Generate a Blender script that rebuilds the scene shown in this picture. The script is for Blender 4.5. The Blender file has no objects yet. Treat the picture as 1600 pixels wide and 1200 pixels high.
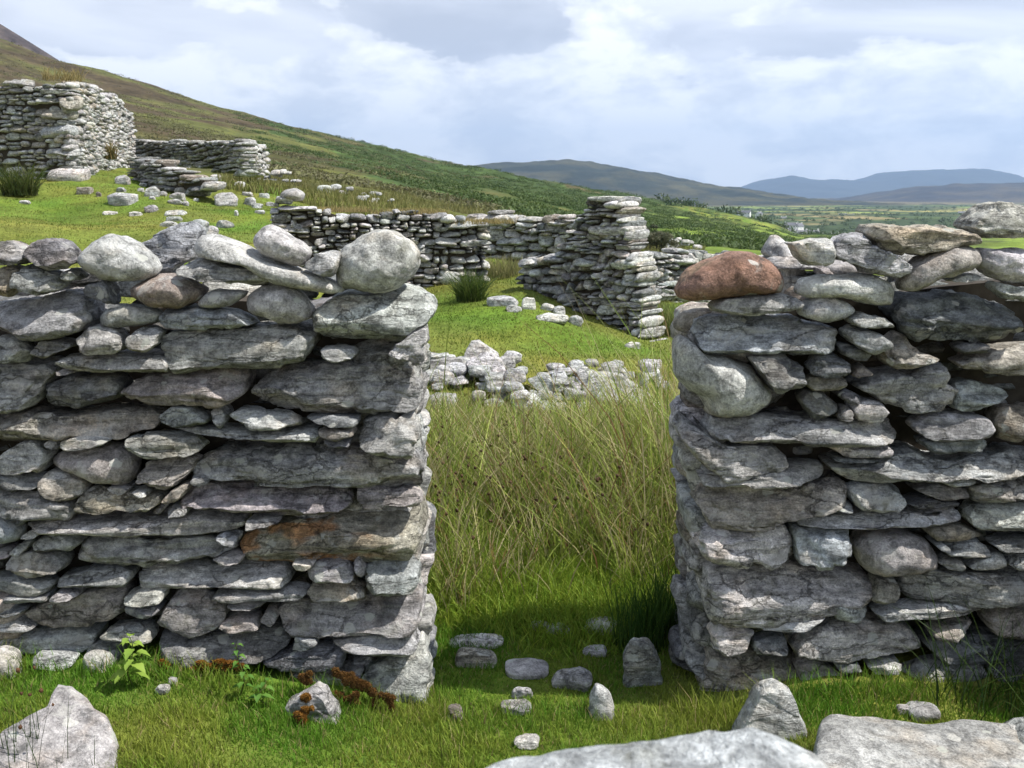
import bpy, math, random
import numpy as np
from mathutils import Vector, geometry
# ---------------------------------------------------------------- camera, world, sun
scene = bpy.context.scene
COL = scene.collection
FPX, HOR, CAMZ = 1555.0, 305.0, 1.6
PITCH = math.atan((600-HOR)/FPX)
cam_d = bpy.data.cameras.new('camera'); cam = bpy.data.objects.new('camera', cam_d); COL.objects.link(cam)
cam.location = (0, 0, CAMZ); cam.rotation_euler = (math.pi/2-PITCH, 0, 0)
cam_d.lens = 35.0*FPX/1555.0; cam_d.sensor_width = 36.0; cam_d.clip_start = 0.05; cam_d.clip_end = 60000
cam_d.dof.use_dof = True; cam_d.dof.focus_distance = 4.2; cam_d.dof.aperture_fstop = 13.0
scene.camera = cam
SUN_EL, SUN_AZ = math.radians(57), math.radians(98)     # azimuth clockwise from +Y
sv = Vector((math.cos(SUN_EL)*math.sin(SUN_AZ), math.cos(SUN_EL)*math.cos(SUN_AZ), math.sin(SUN_EL)))
sd = bpy.data.lights.new('sun', 'SUN'); so = bpy.data.objects.new('sun', sd); COL.objects.link(so)
sd.energy = 5.0; sd.angle = math.radians(0.5); sd.color = (1.0, 0.955, 0.89)
so.rotation_euler = sv.to_track_quat('Z', 'Y').to_euler(); so.location = (20, -10, 30)
scene.view_settings.view_transform = 'Standard'; scene.view_settings.look = 'None'
scene.view_settings.exposure = 0.5; scene.view_settings.gamma = 1.0
scene.render.engine = 'CYCLES'
scene.render.resolution_x = 1024; scene.render.resolution_y = 768

class NT:
    def __init__(s, tree):
        s.t = tree; s.t.nodes.clear()
    def n(s, typ, **kw):
        nd = s.t.nodes.new(typ)
        for k, v in kw.items():
            if k.startswith('i_'):
                key = k[2:]; key = int(key) if key.isdigit() else key.replace('_', ' ')
                nd.inputs[key].default_value = v
            else: setattr(nd, k, v)
        return nd
    def l(s, a, b): s.t.links.new(a, b)
    def math(s, op, a, b=None, c=None, clamp=False):
        nd = s.t.nodes.new('ShaderNodeMath'); nd.operation = op; nd.use_clamp = clamp
        for i, x in enumerate((a, b, c)):
            if x is None: continue
            if isinstance(x, (int, float)): nd.inputs[i].default_value = x
            else: s.l(x, nd.inputs[i])
        return nd.outputs[0]
    def mix(s, f, a, b, mode='MIX'):
        nd = s.t.nodes.new('ShaderNodeMix'); nd.data_type = 'RGBA'; nd.blend_type = mode
        for i, x in ((0, f), (6, a), (7, b)):
            if isinstance(x, (int, float)): nd.inputs[i].default_value = x
            elif isinstance(x, tuple): nd.inputs[i].default_value = x if len(x) == 4 else x+(1,)
            else: s.l(x, nd.inputs[i])
        return nd.outputs[2]
    def ramp(s, f, stops):
        nd = s.t.nodes.new('ShaderNodeValToRGB'); s.l(f, nd.inputs[0]); e = nd.color_ramp.elements
        while len(e) < len(stops): e.new(0.5)
        for el, (p, c) in zip(e, stops):
            el.position = p; el.color = (c, c, c, 1) if isinstance(c, (int, float)) else c+(1,)
        return nd.outputs[0]
    def noise(s, vec, scale, detail=6, rough=0.55, dist=0.0):
        nd = s.n('ShaderNodeTexNoise', i_Scale=scale, i_Detail=detail, i_Roughness=rough, i_Distortion=dist)
        if vec is not None: s.l(vec, nd.inputs['Vector'])
        return nd.outputs[0]
    def mapping(s, vec, scale=(1, 1, 1), loc=(0, 0, 0), rot=(0, 0, 0)):
        nd = s.n('ShaderNodeMapping'); nd.inputs['Scale'].default_value = scale
        nd.inputs['Location'].default_value = loc; nd.inputs['Rotation'].default_value = rot
        s.l(vec, nd.inputs[0]); return nd.outputs[0]

world = bpy.data.worlds.new('World'); scene.world = world; world.use_nodes = True
w = NT(world.node_tree)
tc = w.n('ShaderNodeTexCoord').outputs['Generated']
sx = w.n('ShaderNodeSeparateXYZ'); w.l(tc, sx.inputs[0])
az = w.math('ARCTAN2', sx.outputs[0], sx.outputs[1])
el = w.math('ARCSINE', sx.outputs[2])
cmb = w.n('ShaderNodeCombineXYZ'); w.l(az, cmb.inputs[0]); w.l(el, cmb.inputs[1]); cv = cmb.outputs[0]
sky = w.n('ShaderNodeTexSky'); sky.sky_type = 'NISHITA'; sky.sun_disc = False
sky.sun_elevation = SUN_EL; sky.sun_rotation = SUN_AZ; sky.air_density = 1.0; sky.dust_density = 1.2; sky.ozone_density = 1.6
bg1 = w.n('ShaderNodeBackground', i_Strength=0.13); w.l(sky.outputs[0], bg1.inputs[0])
deckn = w.noise(w.mapping(cv, (1.5, 5.0, 1), (1.9, .35, 0)), 2.2, 7, 0.5, .3)
deck = w.ramp(deckn, [(.36, (.46, .49, .56)), (.48, (.60, .63, .70)), (.6, (.80, .82, .87))])
pn = w.noise(w.mapping(cv, (3.0, 6.5, 1), (5.35, 2.1, 0)), 2.1, 12, 0.58, .15)
pn2 = w.noise(w.mapping(cv, (1.2, 2.6, 1), (7.7, 3.1, 0)), 2.0, 3, 0.5)
eb = w.ramp(w.math('MULTIPLY', el, 5.0, clamp=True), [(0.0, 0.72), (0.12, .84), (0.3, 0.98), (0.52, 0.86), (0.72, 0.40), (1.0, 0.40)])
pm = w.math('ADD', w.math('ADD', w.math('MULTIPLY', w.math('SUBTRACT', pn, .5), 1.7), w.math('MULTIPLY', w.math('SUBTRACT', pn2, .5), .8)), eb)
mask = w.ramp(pm, [(.47, 0.0), (.53, .55), (.66, 1.0)])
pc = w.noise(w.mapping(cv, (4.0, 8.0, 1), (1.35, 5.1, 0)), 2.6, 10, 0.6, .2)
puff = w.ramp(pc, [(.38, (.68, .71, .77)), (.47, (.83, .85, .88)), (.56, (1.0, 1.0, 1.0))])
ccol = w.mix(mask, deck, puff)
bg2 = w.n('ShaderNodeBackground', i_Strength=1.0); w.l(ccol, bg2.inputs[0])
n3 = w.noise(w.mapping(tc, (1, 1, 2.0), (7, 2, 5)), 2.2, 6, 0.55)
cover = w.ramp(w.math('ADD', n3, w.ramp(w.math('MULTIPLY', el, 2.2, clamp=True), [(0.0, .6), (.40, .5), (.7, .0)])), [(0.45, .16), (0.61, 1.0)])
mx = w.n('ShaderNodeMixShader'); w.l(cover, mx.inputs[0]); w.l(bg1.outputs[0], mx.inputs[1]); w.l(bg2.outputs[0], mx.inputs[2])
w.l(mx.outputs[0], w.n('ShaderNodeOutputWorld').inputs[0])

# ---------------------------------------------------------------- helpers
R = random.Random(7)
def ray(u, v):
    rx = (u-800)/FPX; ry = (600-v)/FPX
    d = Vector((rx, math.cos(PITCH)+ry*math.sin(PITCH), -math.sin(PITCH)+ry*math.cos(PITCH)))
    return d/d.y
def at(u, v, Y):
    r = ray(u, v); return Vector((r.x*Y, Y, CAMZ+r.z*Y))
def ucol(x, y): return 800+FPX*x/np.maximum(y, 1e-3)

_rs = np.random.RandomState(3); PERM = _rs.permutation(4096).astype(np.int64)
GR = _rs.normal(size=(4096, 3)); GR /= np.linalg.norm(GR, axis=1)[:, None]
def noise3(p):
    p = np.asarray(p, float); i = np.floor(p).astype(np.int64); f = p-i
    uu = f*f*f*(f*(f*6-15)+10); out = 0
    for dx in (0, 1):
        for dy in (0, 1):
            for dz in (0, 1):
                h = PERM[(PERM[(PERM[(i[:, 0]+dx) & 4095]+i[:, 1]+dy) & 4095]+i[:, 2]+dz) & 4095]
                g = GR[h]; d = (g*(f-np.array([dx, dy, dz]))).sum(1)
                out = out+d*(uu[:, 0] if dx else 1-uu[:, 0])*(uu[:, 1] if dy else 1-uu[:, 1])*(uu[:, 2] if dz else 1-uu[:, 2])
    return out*1.6
def fbm(p, o=4, g=0.5):
    p = np.asarray(p, float); a = 1; s = 0
    for k in range(o): s = s+a*noise3(p*(2.03**k)+17.3*k); a *= g
    return s

def mesh_np(name, V, F, cols=None, smooth=True):
    """F: (n,k) int array with constant k"""
    V = np.asarray(V, np.float32); F = np.asarray(F, np.int32)
    me = bpy.data.meshes.new(name); me.vertices.add(len(V)); me.vertices.foreach_set('co', V.ravel())
    n, k = F.shape; me.loops.add(n*k); me.loops.foreach_set('vertex_index', F.ravel())
    me.polygons.add(n); me.polygons.foreach_set('loop_start', np.arange(0, n*k, k, dtype=np.int32))
    me.polygons.foreach_set('use_smooth', np.full(n, smooth, bool))
    me.update(calc_edges=True)
    if cols is not None:
        a = me.color_attributes.new('col', 'FLOAT_COLOR', 'POINT')
        c = np.ones((len(V), 4), np.float32); cols = np.asarray(cols); c[:, :cols.shape[1]] = cols; a.data.foreach_set('color', c.ravel())
    return me
def link(name, me, mat, parent=None, loc=(0, 0, 0)):
    o = bpy.data.objects.new(name, me)
    if mat and not me.materials: me.materials.append(mat)
    COL.objects.link(o)
    if parent is not None: o.parent = parent; o.location = Vector(loc)-parent.location
    else: o.location = loc
    return o
def tag(o, label=None, cat=None, group=None, kind=None):
    if label: o['label'] = label
    if cat: o['category'] = cat
    if group: o['group'] = group
    if kind: o['kind'] = kind
    return o
def empty(name, loc):
    o = bpy.data.objects.new(name, None); COL.objects.link(o); o.location = loc; o.empty_display_size = .2; return o

# ---------------------------------------------------------------- materials
def new_mat(name):
    m = bpy.data.materials.new(name); m.use_nodes = True; return m, NT(m.node_tree)
def finish(t, col, rough=0.9, bump=None, spec=0.25, transl=None):
    b = t.n('ShaderNodeBsdfPrincipled'); b.inputs['Specular IOR Level'].default_value = spec
    if isinstance(rough, float): b.inputs['Roughness'].default_value = rough
    else: t.l(rough, b.inputs['Roughness'])
    if isinstance(col, tuple): b.inputs['Base Color'].default_value = col+(1,)
    else: t.l(col, b.inputs['Base Color'])
    if bump is not None: t.l(bump, b.inputs['Normal'])
    out = t.n('ShaderNodeOutputMaterial')
    if transl:
        tr = t.n('ShaderNodeBsdfTranslucent'); t.l(col, tr.inputs[0])
        m = t.n('ShaderNodeMixShader', i_0=transl); t.l(b.outputs[0], m.inputs[1]); t.l(tr.outputs[0], m.inputs[2]); t.l(m.outputs[0], out.inputs[0])
    else: t.l(b.outputs[0], out.inputs[0])
def rock_material(name, scale=1.0, bumpd=0.015):
    m, t = new_mat(name)
    oc = t.n('ShaderNodeTexCoord').outputs['Object']; oi = t.n('ShaderNodeObjectInfo').outputs['Random']
    off = t.n('ShaderNodeVectorMath', operation='ADD'); t.l(oc, off.inputs[0])
    sc = t.n('ShaderNodeCombineXYZ'); [t.l(t.math('MULTIPLY', oi, k), sc.inputs[i]) for i, k in enumerate((37., 91., 53.))]; t.l(sc.outputs[0], off.inputs[1])
    p = off.outputs[0]
    at_ = t.n('ShaderNodeAttribute', attribute_name='col'); base = at_.outputs['Color']; band = at_.outputs['Alpha']
    a = t.noise(p, 4.5*scale, 9, .66, .6); b = t.noise(p, 24*scale, 8, .72, .3); c = t.noise(p, 150*scale, 5, .7)
    tilt = t.mapping(p, (2.6, 2.6, 17), (0, 0, 0), (0.05, 0.12, 0)); s = t.noise(tilt, 2.2*scale, 9, .68, .9)
    f = t.math('MULTIPLY', t.ramp(a, [(.33, .68), (.48, .98), (.64, 1.28)]), t.ramp(b, [(.36, .52), (.62, 1.36)]))
    f = t.math('MULTIPLY', f, t.ramp(c, [(.34, .62), (.66, 1.32)]))
    sb = t.ramp(s, [(.36, .50), (.5, .97), (.66, 1.34)])
    f = t.math('MULTIPLY', f, t.math('ADD', t.math('MULTIPLY', sb, band), t.math('SUBTRACT', 1.0, band)))
    col = t.mix(1.0, base, f, 'MULTIPLY')
    warmn = t.noise(t.mapping(p, (1, 1, 1.6), (4, 1, 9)), 5*scale, 5, .6)
    col = t.mix(t.ramp(warmn, [(.52, 0.0), (.70, .5)]), col, t.mix(1.0, col, (1.22, 1.0, .76), 'MULTIPLY'))
    lich = t.noise(t.mapping(p, (1, 1, 1), (2, 7, 1)), 9*scale, 9, .68, .6)
    col = t.mix(t.ramp(lich, [(.57, 0.0), (.63, .55)]), col, (.56, .55, .51))
    lich2 = t.noise(t.mapping(p, (1, 1, 1), (12, 3, 8)), 15*scale, 9, .68, .5)
    col = t.mix(t.ramp(lich2, [(.58, 0.0), (.66, .6)]), col, (.065, .068, .065))
    vd = t.n('ShaderNodeTexVoronoi', i_Scale=17.0*scale); wpv = t.n('ShaderNodeVectorMath', operation='ADD'); t.l(p, wpv.inputs[0])
    wn = t.n('ShaderNodeTexNoise', i_Scale=30.0*scale, i_Detail=5.0); t.l(p, wn.inputs[0]); wsc = t.n('ShaderNodeVectorMath', operation='SCALE'); wsc.inputs['Scale'].default_value = .035/scale; t.l(wn.outputs[1], wsc.inputs[0]); t.l(wsc.outputs[0], wpv.inputs[1]); t.l(wpv.outputs[0], vd.inputs[0])
    vs = t.n('ShaderNodeSeparateColor'); t.l(vd.outputs['Color'], vs.inputs[0])
    rad_ = t.math('MULTIPLY', t.math('SUBTRACT', vs.outputs[0], .62, clamp=True), 1.05)
    spot = t.math('MULTIPLY', t.math('SUBTRACT', rad_, vd.outputs['Distance']), 22.0, clamp=True)
    col = t.mix(t.math('MULTIPLY', spot, .72), col, t.mix(vs.outputs[1], (.62, .61, .56), (.50, .52, .46)))
    gr = t.noise(t.mapping(p, (1, 1, 1), (1, 13, 8)), 8*scale, 5, .6)
    col = t.mix(t.ramp(gr, [(.60, 0.0), (.70, .3)]), col, (.22, .21, .12))
    ck = t.n('ShaderNodeTexVoronoi', i_Scale=3.2*scale); ck.feature = 'DISTANCE_TO_EDGE'; cw = t.n('ShaderNodeVectorMath', operation='ADD'); t.l(t.mapping(p, (1.5, 1.5, 5.5), (0, 0, 0), (.06, .12, 0)), cw.inputs[0])
    cn = t.n('ShaderNodeTexNoise', i_Scale=7.0*scale, i_Detail=7.0, i_Roughness=.65); t.l(p, cn.inputs[0]); cs_ = t.n('ShaderNodeVectorMath', operation='SCALE'); cs_.inputs['Scale'].default_value = .55; t.l(cn.outputs[1], cs_.inputs[0]); t.l(cs_.outputs[0], cw.inputs[1]); t.l(cw.outputs[0], ck.inputs['Vector'])
    crack = t.math('MULTIPLY', t.ramp(ck.outputs['Distance'], [(.0, 1.0), (.030, .0)]), t.math('MULTIPLY', band, t.ramp(t.noise(p, 3.3*scale, 3, .5), [(.42, 0.0), (.55, 1.0)])))
    col = t.mix(t.math('MULTIPLY', crack, .5), col, (.035, .034, .032))
    bb = t.noise(p, 11*scale, 8, .6, .4); h = t.math('ADD', t.math('MULTIPLY', b, 1.1), t.math('MULTIPLY', c, .3))
    h = t.math('ADD', h, t.math('MULTIPLY', t.math('MULTIPLY', s, band), 2.2)); h = t.math('ADD', h, t.math('MULTIPLY', t.math('MULTIPLY', bb, band), 2.4))
    h = t.math('SUBTRACT', h, t.math('MULTIPLY', crack, 1.3)); bp = t.n('ShaderNodeBump', i_Strength=1.0, i_Distance=bumpd); t.l(h, bp.inputs['Height'])
    finish(t, col, .88, bp.outputs[0], .2); return m
ROCK = rock_material('rock'); ROCKFAR = rock_material('rock_weathered', .8, .02)
def veg_mat(name, transl=.35, rough=.6):
    m, t = new_mat(name); a = t.n('ShaderNodeAttribute', attribute_name='col').outputs['Color']
    finish(t, a, rough, None, .25, transl); return m
GRASS = veg_mat('grass_blades'); LEAF = veg_mat('leaves', .3); MOSS = veg_mat('moss_fibre', .15, .95)
def flat_mat(name, rgb, nz=20., amt=.25, rough=.9):
    m, t = new_mat(name); p = t.n('ShaderNodeTexCoord').outputs['Object']
    n = t.noise(p, nz, 6, .6); finish(t, t.mix(1.0, rgb, t.ramp(n, [(.3, 1-amt), (.7, 1+amt)]), 'MULTIPLY'), rough); return m
CORE_SHADE = flat_mat('core_shade', (.05, .042, .032), 25, .4)  # wall core: shade of the gaps between stones put into its dark colour

def ground_material():
    m, t = new_mat('turf_and_moor')
    p = t.n('ShaderNodeTexCoord').outputs['Object']; at_ = t.n('ShaderNodeAttribute', attribute_name='col')
    base = at_.outputs['Color']; far = at_.outputs['Alpha']
    n1 = t.noise(p, 1.1, 8, .65); n2 = t.noise(p, 14, 6, .7); n3 = t.noise(p, .06, 9, .68); n4 = t.noise(p, .008, 9, .7)
    near = t.math('MULTIPLY', t.ramp(n1, [(.3, .62), (.7, 1.35)]), t.ramp(n2, [(.3, .6), (.7, 1.35)]))
    f3 = t.math('MULTIPLY', t.ramp(n3, [(.32, .55), (.5, 1.0), (.68, 1.4)]), t.ramp(n4, [(.3, .7), (.7, 1.3)]))
    n5 = t.noise(p, .25, 9, .75); mid = t.math('MULTIPLY', t.math('MULTIPLY', f3, t.ramp(n1, [(.3, .75), (.7, 1.25)])), t.ramp(n5, [(.34, .62), (.66, 1.36)]))
    fac = t.mix(far, near, mid)
    col = t.mix(1.0, base, fac, 'MULTIPLY')
    yel = t.noise(t.mapping(p, (1, 1, 1), (9, 4, 2)), .9, 6, .65)
    col = t.mix(t.ramp(yel, [(.45, 0.0), (.66, .55)]), col, t.mix(1.0, col, (1.25, 1.0, .8), 'MULTIPLY'))
    bh = t.math('ADD', t.math('MULTIPLY', n2, .35), n1)
    bp = t.n('ShaderNodeBump', i_Strength=.9, i_Distance=.12); t.l(bh, bp.inputs['Height'])
    finish(t, col, .95, bp.outputs[0], .1); return m
GROUND = ground_material()

# ---------------------------------------------------------------- terrain
def hermite(xk, yk, x):
    xk = np.asarray(xk, float); yk = np.asarray(yk, float)
    d = np.diff(yk, axis=0)/np.diff(xk).reshape((-1,)+(1,)*(yk.ndim-1))
    m = np.zeros_like(yk); m[1:-1] = np.where(d[:-1]*d[1:] > 0, 2*d[:-1]*d[1:]/(d[:-1]+d[1:]+1e-12), 0); m[0] = d[0]; m[-1] = d[-1]
    x = np.clip(x, xk[0], xk[-1]); i = np.clip(np.searchsorted(xk, x)-1, 0, len(xk)-2)
    h = (xk[i+1]-xk[i]); t = (x-xk[i])/h
    sh = (-1,)+(1,)*(yk.ndim-1); t = t.reshape(sh); h = h.reshape(sh)
    return (2*t**3-3*t**2+1)*yk[i]+(t**3-2*t**2+t)*h*m[i]+(-2*t**3+3*t**2)*yk[i+1]+(t**3-t**2)*h*m[i+1]
DN = [0.3, 4, 5, 6, 7.5, 8.5, 10, 12]                      # heights here
DF = [14, 18, 26, 34, 50, 100, 200, 400, 600]              # image rows here
TAB = {
 -2500: ([0.1, 0.1, 0, .05, .1, .2, .35, .6], [400, 345, 280, 258, 232, 190, 120, 60, 10]),
 0:    ([0.1, 0.1, 0, .05, .1, .2, .35, .6], [395, 345, 272, 256, 238, 200, 150, 95, None]),
 200:  ([0.1, 0.1, 0, .05, .1, .2, .35, .6], [398, 356, 276, 262, 248, 222, 188, 146, None]),
 420:  ([0.03, 0.03, 0, 0, .05, .15, .33, .55], [396, 352, 306, 290, 274, 254, 230, 203, None]),
 650:  ([-.06, -.06, -.08, -.18, -.15, .10, .217, .288], [445, 400, 350, 325, 312, 297, 281, 263, None]),
 820:  ([-.06, -.06, -.1, -.22, -.2, .04, .16, .42], [425, 416, 385, 365, 350, 330, 312, 293, None]),
 1020: ([-.06, -.06, -.1, -.22, -.2, .015, -.03, .02], [487, 450, 417, 400, 388, 372, 352, 330, None]),
 1130: ([-.06, -.06, -.1, -.2, -.2, -.1, -.05, -.05], [490, 455, 425, 410, 398, 383, 368, 349, None]),
 1250: ([0, 0, -.1, -.2, -.2, -.1, -.05, -.05], [490, 460, 430, 415, 404, 393, 384, 374, 369]),
 1400: ([0.03, 0.03, -.1, -.2, -.2, -.1, -.05, -.05], [490, 460, 430, 415, 404, 393, 386, 376, 369]),
 5000: ([0.03, 0.03, -.1, -.2, -.2, -.1, -.05, -.05], [490, 460, 430, 415, 404, 393, 386, 376, 369]),
}
RIDGE = [(-2500, 10), (-400, 20), (0, 50), (110, 88), (200, 116), (300, 150), (400, 180), (500, 205), (600, 234), (700, 257), (800, 275), (900, 292), (1000, 311), (1100, 331), (1200, 353), (1250, 369)]
ks = sorted(TAB); CU = sorted(set(ks) | {r[0] for r in RIDGE})
ru = [r[0] for r in RIDGE]; rv = [r[1] for r in RIDGE]
DALL = DN+DF+[900, 1500, 3000, 6000, 12000, 30000]
Zt = np.zeros((len(CU), len(DALL)))
for ci, u_ in enumerate(CU):
    for j, d in enumerate(DN): Zt[ci, j] = np.interp(u_, ks, [TAB[k][0][j] for k in ks])
    for j, d in enumerate(DF):
        kk = [k for k in ks if TAB[k][1][j] is not None]
        vv = np.interp(u_, kk, [TAB[k][1][j] for k in kk]) if d < 600 else (np.interp(u_, ru, rv) if u_ <= 1250 else 369)
        Zt[ci, len(DN)+j] = CAMZ+d*ray(800, vv).z
    zr = Zt[ci, len(DN)+len(DF)-1]; b = len(DN)+len(DF)
    Zt[ci, b] = min(-27, zr-28) if zr < 5 else zr*.75-10; Zt[ci, b+1] = -32 if zr < 25 else zr*.2-20
    Zt[ci, b+2] = -36; Zt[ci, b+3] = -38; Zt[ci, b+4] = -38; Zt[ci, b+5] = -38
LD = np.log(np.array(DALL)); TH = np.arctan((np.array(CU, float)-800)/FPX)
TG = np.linspace(TH[0], TH[-1], 900); LG = np.linspace(LD[0], LD[-1], 700)
DGR = np.exp(LG)[:, None]
Zn = hermite(LD, Zt.T, LG)                                     # interpolated in height
Sn = hermite(LD, ((Zt-CAMZ)/np.exp(LD)[None, :]).T, LG)*DGR+CAMZ  # interpolated in slope of sight
wgt = np.clip((LG-math.log(12))/(math.log(18)-math.log(12)), 0, 1)[:, None]
wfar = np.clip((LG-math.log(600))/(math.log(900)-math.log(600)), 0, 1)[:, None]
Zd = Zn*(1-wgt)+Sn*wgt; Zd = Zd*(1-wfar)+Zn*wfar
ZG = hermite(TH, Zd.T, TG)                                      # (theta, depth)
def terrain(x, y):
    x = np.atleast_1d(np.asarray(x, float)); y = np.atleast_1d(np.asarray(y, float)); r = np.hypot(x, y)
    th = np.arctan2(x, y); dep = np.maximum(y, .35*r)
    a = np.clip((th-TG[0])/(TG[-1]-TG[0])*(len(TG)-1), 0, len(TG)-1.001); b = np.clip((np.log(np.maximum(dep, .3))-LG[0])/(LG[-1]-LG[0])*(len(LG)-1), 0, len(LG)-1.001)
    i = a.astype(int); j = b.astype(int); fa = a-i; fb = b-j
    return (ZG[i, j]*(1-fa)*(1-fb)+ZG[i+1, j]*fa*(1-fb)+ZG[i, j+1]*(1-fa)*fb+ZG[i+1, j+1]*fa*fb)
def micro(x, y, r):
    p = np.stack([x, y, np.zeros_like(x)], 1)
    a = .03*fbm(p*1.3, 3)*np.clip(r/3, .3, 1)
    b = np.clip((r-7)/8, 0, 1)*.16*fbm(p*.33, 3)
    c = np.clip((r-50)/100, 0, 1)*1.3*fbm(p*.03, 4); d = np.clip((r-200)/300, 0, 1)*np.clip((900-r)/300, 0, 1)*2.5*fbm(p*.011, 3)
    return a+b+c+d
def ground(x, y):
    x = np.atleast_1d(np.asarray(x, float)); y = np.atleast_1d(np.asarray(y, float))
    return terrain(x, y)+micro(x, y, np.hypot(x, y))
def hit(u, v, d0=2.0, d1=4000.0):
    ds = np.exp(np.linspace(math.log(d0), math.log(d1), 2500)); r = ray(u, v)
    below = (CAMZ+r.z*ds) <= ground(r.x*ds, ds)
    k = int(np.argmax(below)) if below.any() else len(ds)-1
    d = ds[k]; return Vector((r.x*d, d, float(ground([r.x*d], [d])[0])))

def zone_colour(x, y):
    r = np.hypot(x, y); dep = np.maximum(y, .35*r); u = np.where(y > 0, 800+FPX*x/dep, np.where(x < 0, -1500, 3000))
    p = np.stack([x, y, 0*x], 1); N = lambda s, o=4, k=0: fbm(p*s+k, o)
    turf = np.array([.155, .185, .038]); lush = np.array([.10, .175, .024]); olive = np.array([.155, .155, .045])
    c = turf+(lush-turf)*np.clip(.4+N(.5, 3)*1.2, 0, 1)[:, None]
    c = c+(np.array([.20, .20, .045])-c)*np.clip(N(.22, 4, 5)*1.6, 0, .7)[:, None]
    # moor on the upper hillside
    t = np.log(np.maximum(dep, 1)/36)/math.log(600/36)
    moor = np.array([.088, .098, .030])+(np.array([.060, .048, .028])-np.array([.088, .098, .030]))*np.clip(.45+N(.02, 5, 9)*1.5+(t-.6)*.8, 0, 1)[:, None]
    wm = np.clip((dep-30)/12+N(.1, 3)*.6, 0, 1)*np.clip((1080-u)/100, 0, 1); c = c+(moor-c)*wm[:, None]
    gorse = np.array([.042, .075, .022])
    gz = np.clip((u-430)/160, 0, 1)*np.clip((t-.18)/.1, 0, 1)*np.clip((1060-u)/140+.55, 0.35, 1)
    gm = np.clip((N(.028, 5, 3)*1.1+.22+.55*(gz-.5))*4, 0, 1)*(gz > 0); c = c+(gorse*(1+.5*N(.1, 3)[:, None])-c)*(gm*.9)[:, None]
    # green fields to the right
    fw = np.clip((u-1000)/80, 0, 1)*np.clip((dep-25)/10, 0, 1)*np.clip((520-dep)/200, 0, 1)
    fc = np.array([.14, .205, .035])+(np.array([.075, .10, .03])-np.array([.14, .205, .035]))*np.clip((N(.02, 4, 1)-.02)*5+np.clip((dep-160)/120, 0, .8), 0, 1)[:, None]
    c = c+(fc-c)*(fw*.95)[:, None]
    # the plain: patchwork of fields and woods
    cx = np.floor(x/110+.3*np.sin(y/300)); cy = np.floor(y/240); h = (np.sin(cx*12.9898+cy*78.233)*43758.5453) % 1
    pal = np.array([[.05, .075, .03], [.14, .19, .05], [.20, .19, .07], [.06, .085, .035], [.17, .21, .06], [.16, .14, .07], [.05, .075, .03]])
    fl = pal[(h*len(pal)).astype(int)]*1.35; wood = np.clip((N(.0035, 5, 7)+.02)*6, 0, 1); fl = fl+(np.array([.045, .07, .03])-fl)*wood[:, None]
    hedge = (np.minimum((x/110+.3*np.sin(y/300)) % 1, 1-(x/110+.3*np.sin(y/300)) % 1) < .05) | (np.minimum((y/240) % 1, 1-(y/240) % 1) < .04)
    fl = np.where(hedge[:, None], np.array([.035, .055, .022]), fl)
    pw = np.clip((dep-520)/150, 0, 1)*np.clip((u-600)/200, 0, 1); c = c+(fl-c)*pw[:, None]
    bog = np.array([.13, .115, .06])*(1+.5*N(.001, 4)[:, None]); bw = np.clip((dep-3600-(u-1300)*2.0)/600, 0, 1); c = c+(bog-c)*bw[:, None]
    # bare earth under the rushes and in the gap
    farw = np.clip((r-20)/40, 0, 1)
    return np.concatenate([np.clip(c, .01, 1), farw[:, None]], 1)

thf = np.radians(np.concatenate([np.linspace(-180, -75, 16)[:-1], np.linspace(-75, -42, 30)[:-1], np.linspace(-42, 42, 820), np.linspace(42, 75, 30)[1:], np.linspace(75, 180, 16)[1:-1]]))
rr = np.exp(np.linspace(math.log(.25), math.log(30000), 640))
TT, RR = np.meshgrid(thf, rr, indexing='ij'); X = (RR*np.sin(TT)).ravel(); Y = (RR*np.cos(TT)).ravel()
Z = ground(X, Y); nT, nR = TT.shape
idx = np.arange(nT*nR).reshape(nT, nR); a = idx; b = np.roll(idx, -1, axis=0)
F = np.stack([a[:, :-1], a[:, 1:], b[:, 1:], b[:, :-1]], -1).reshape(-1, 4)
V = np.stack([X, Y, Z], 1); V = np.vstack([V, [0, 0, float(ground([0.01], [.01])[0])]])
cc = zone_colour(V[:, 0], V[:, 1])
gme = mesh_np('ground', V, F, cc); g = link('ground', gme, GROUND); tag(g, kind='structure')

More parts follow.
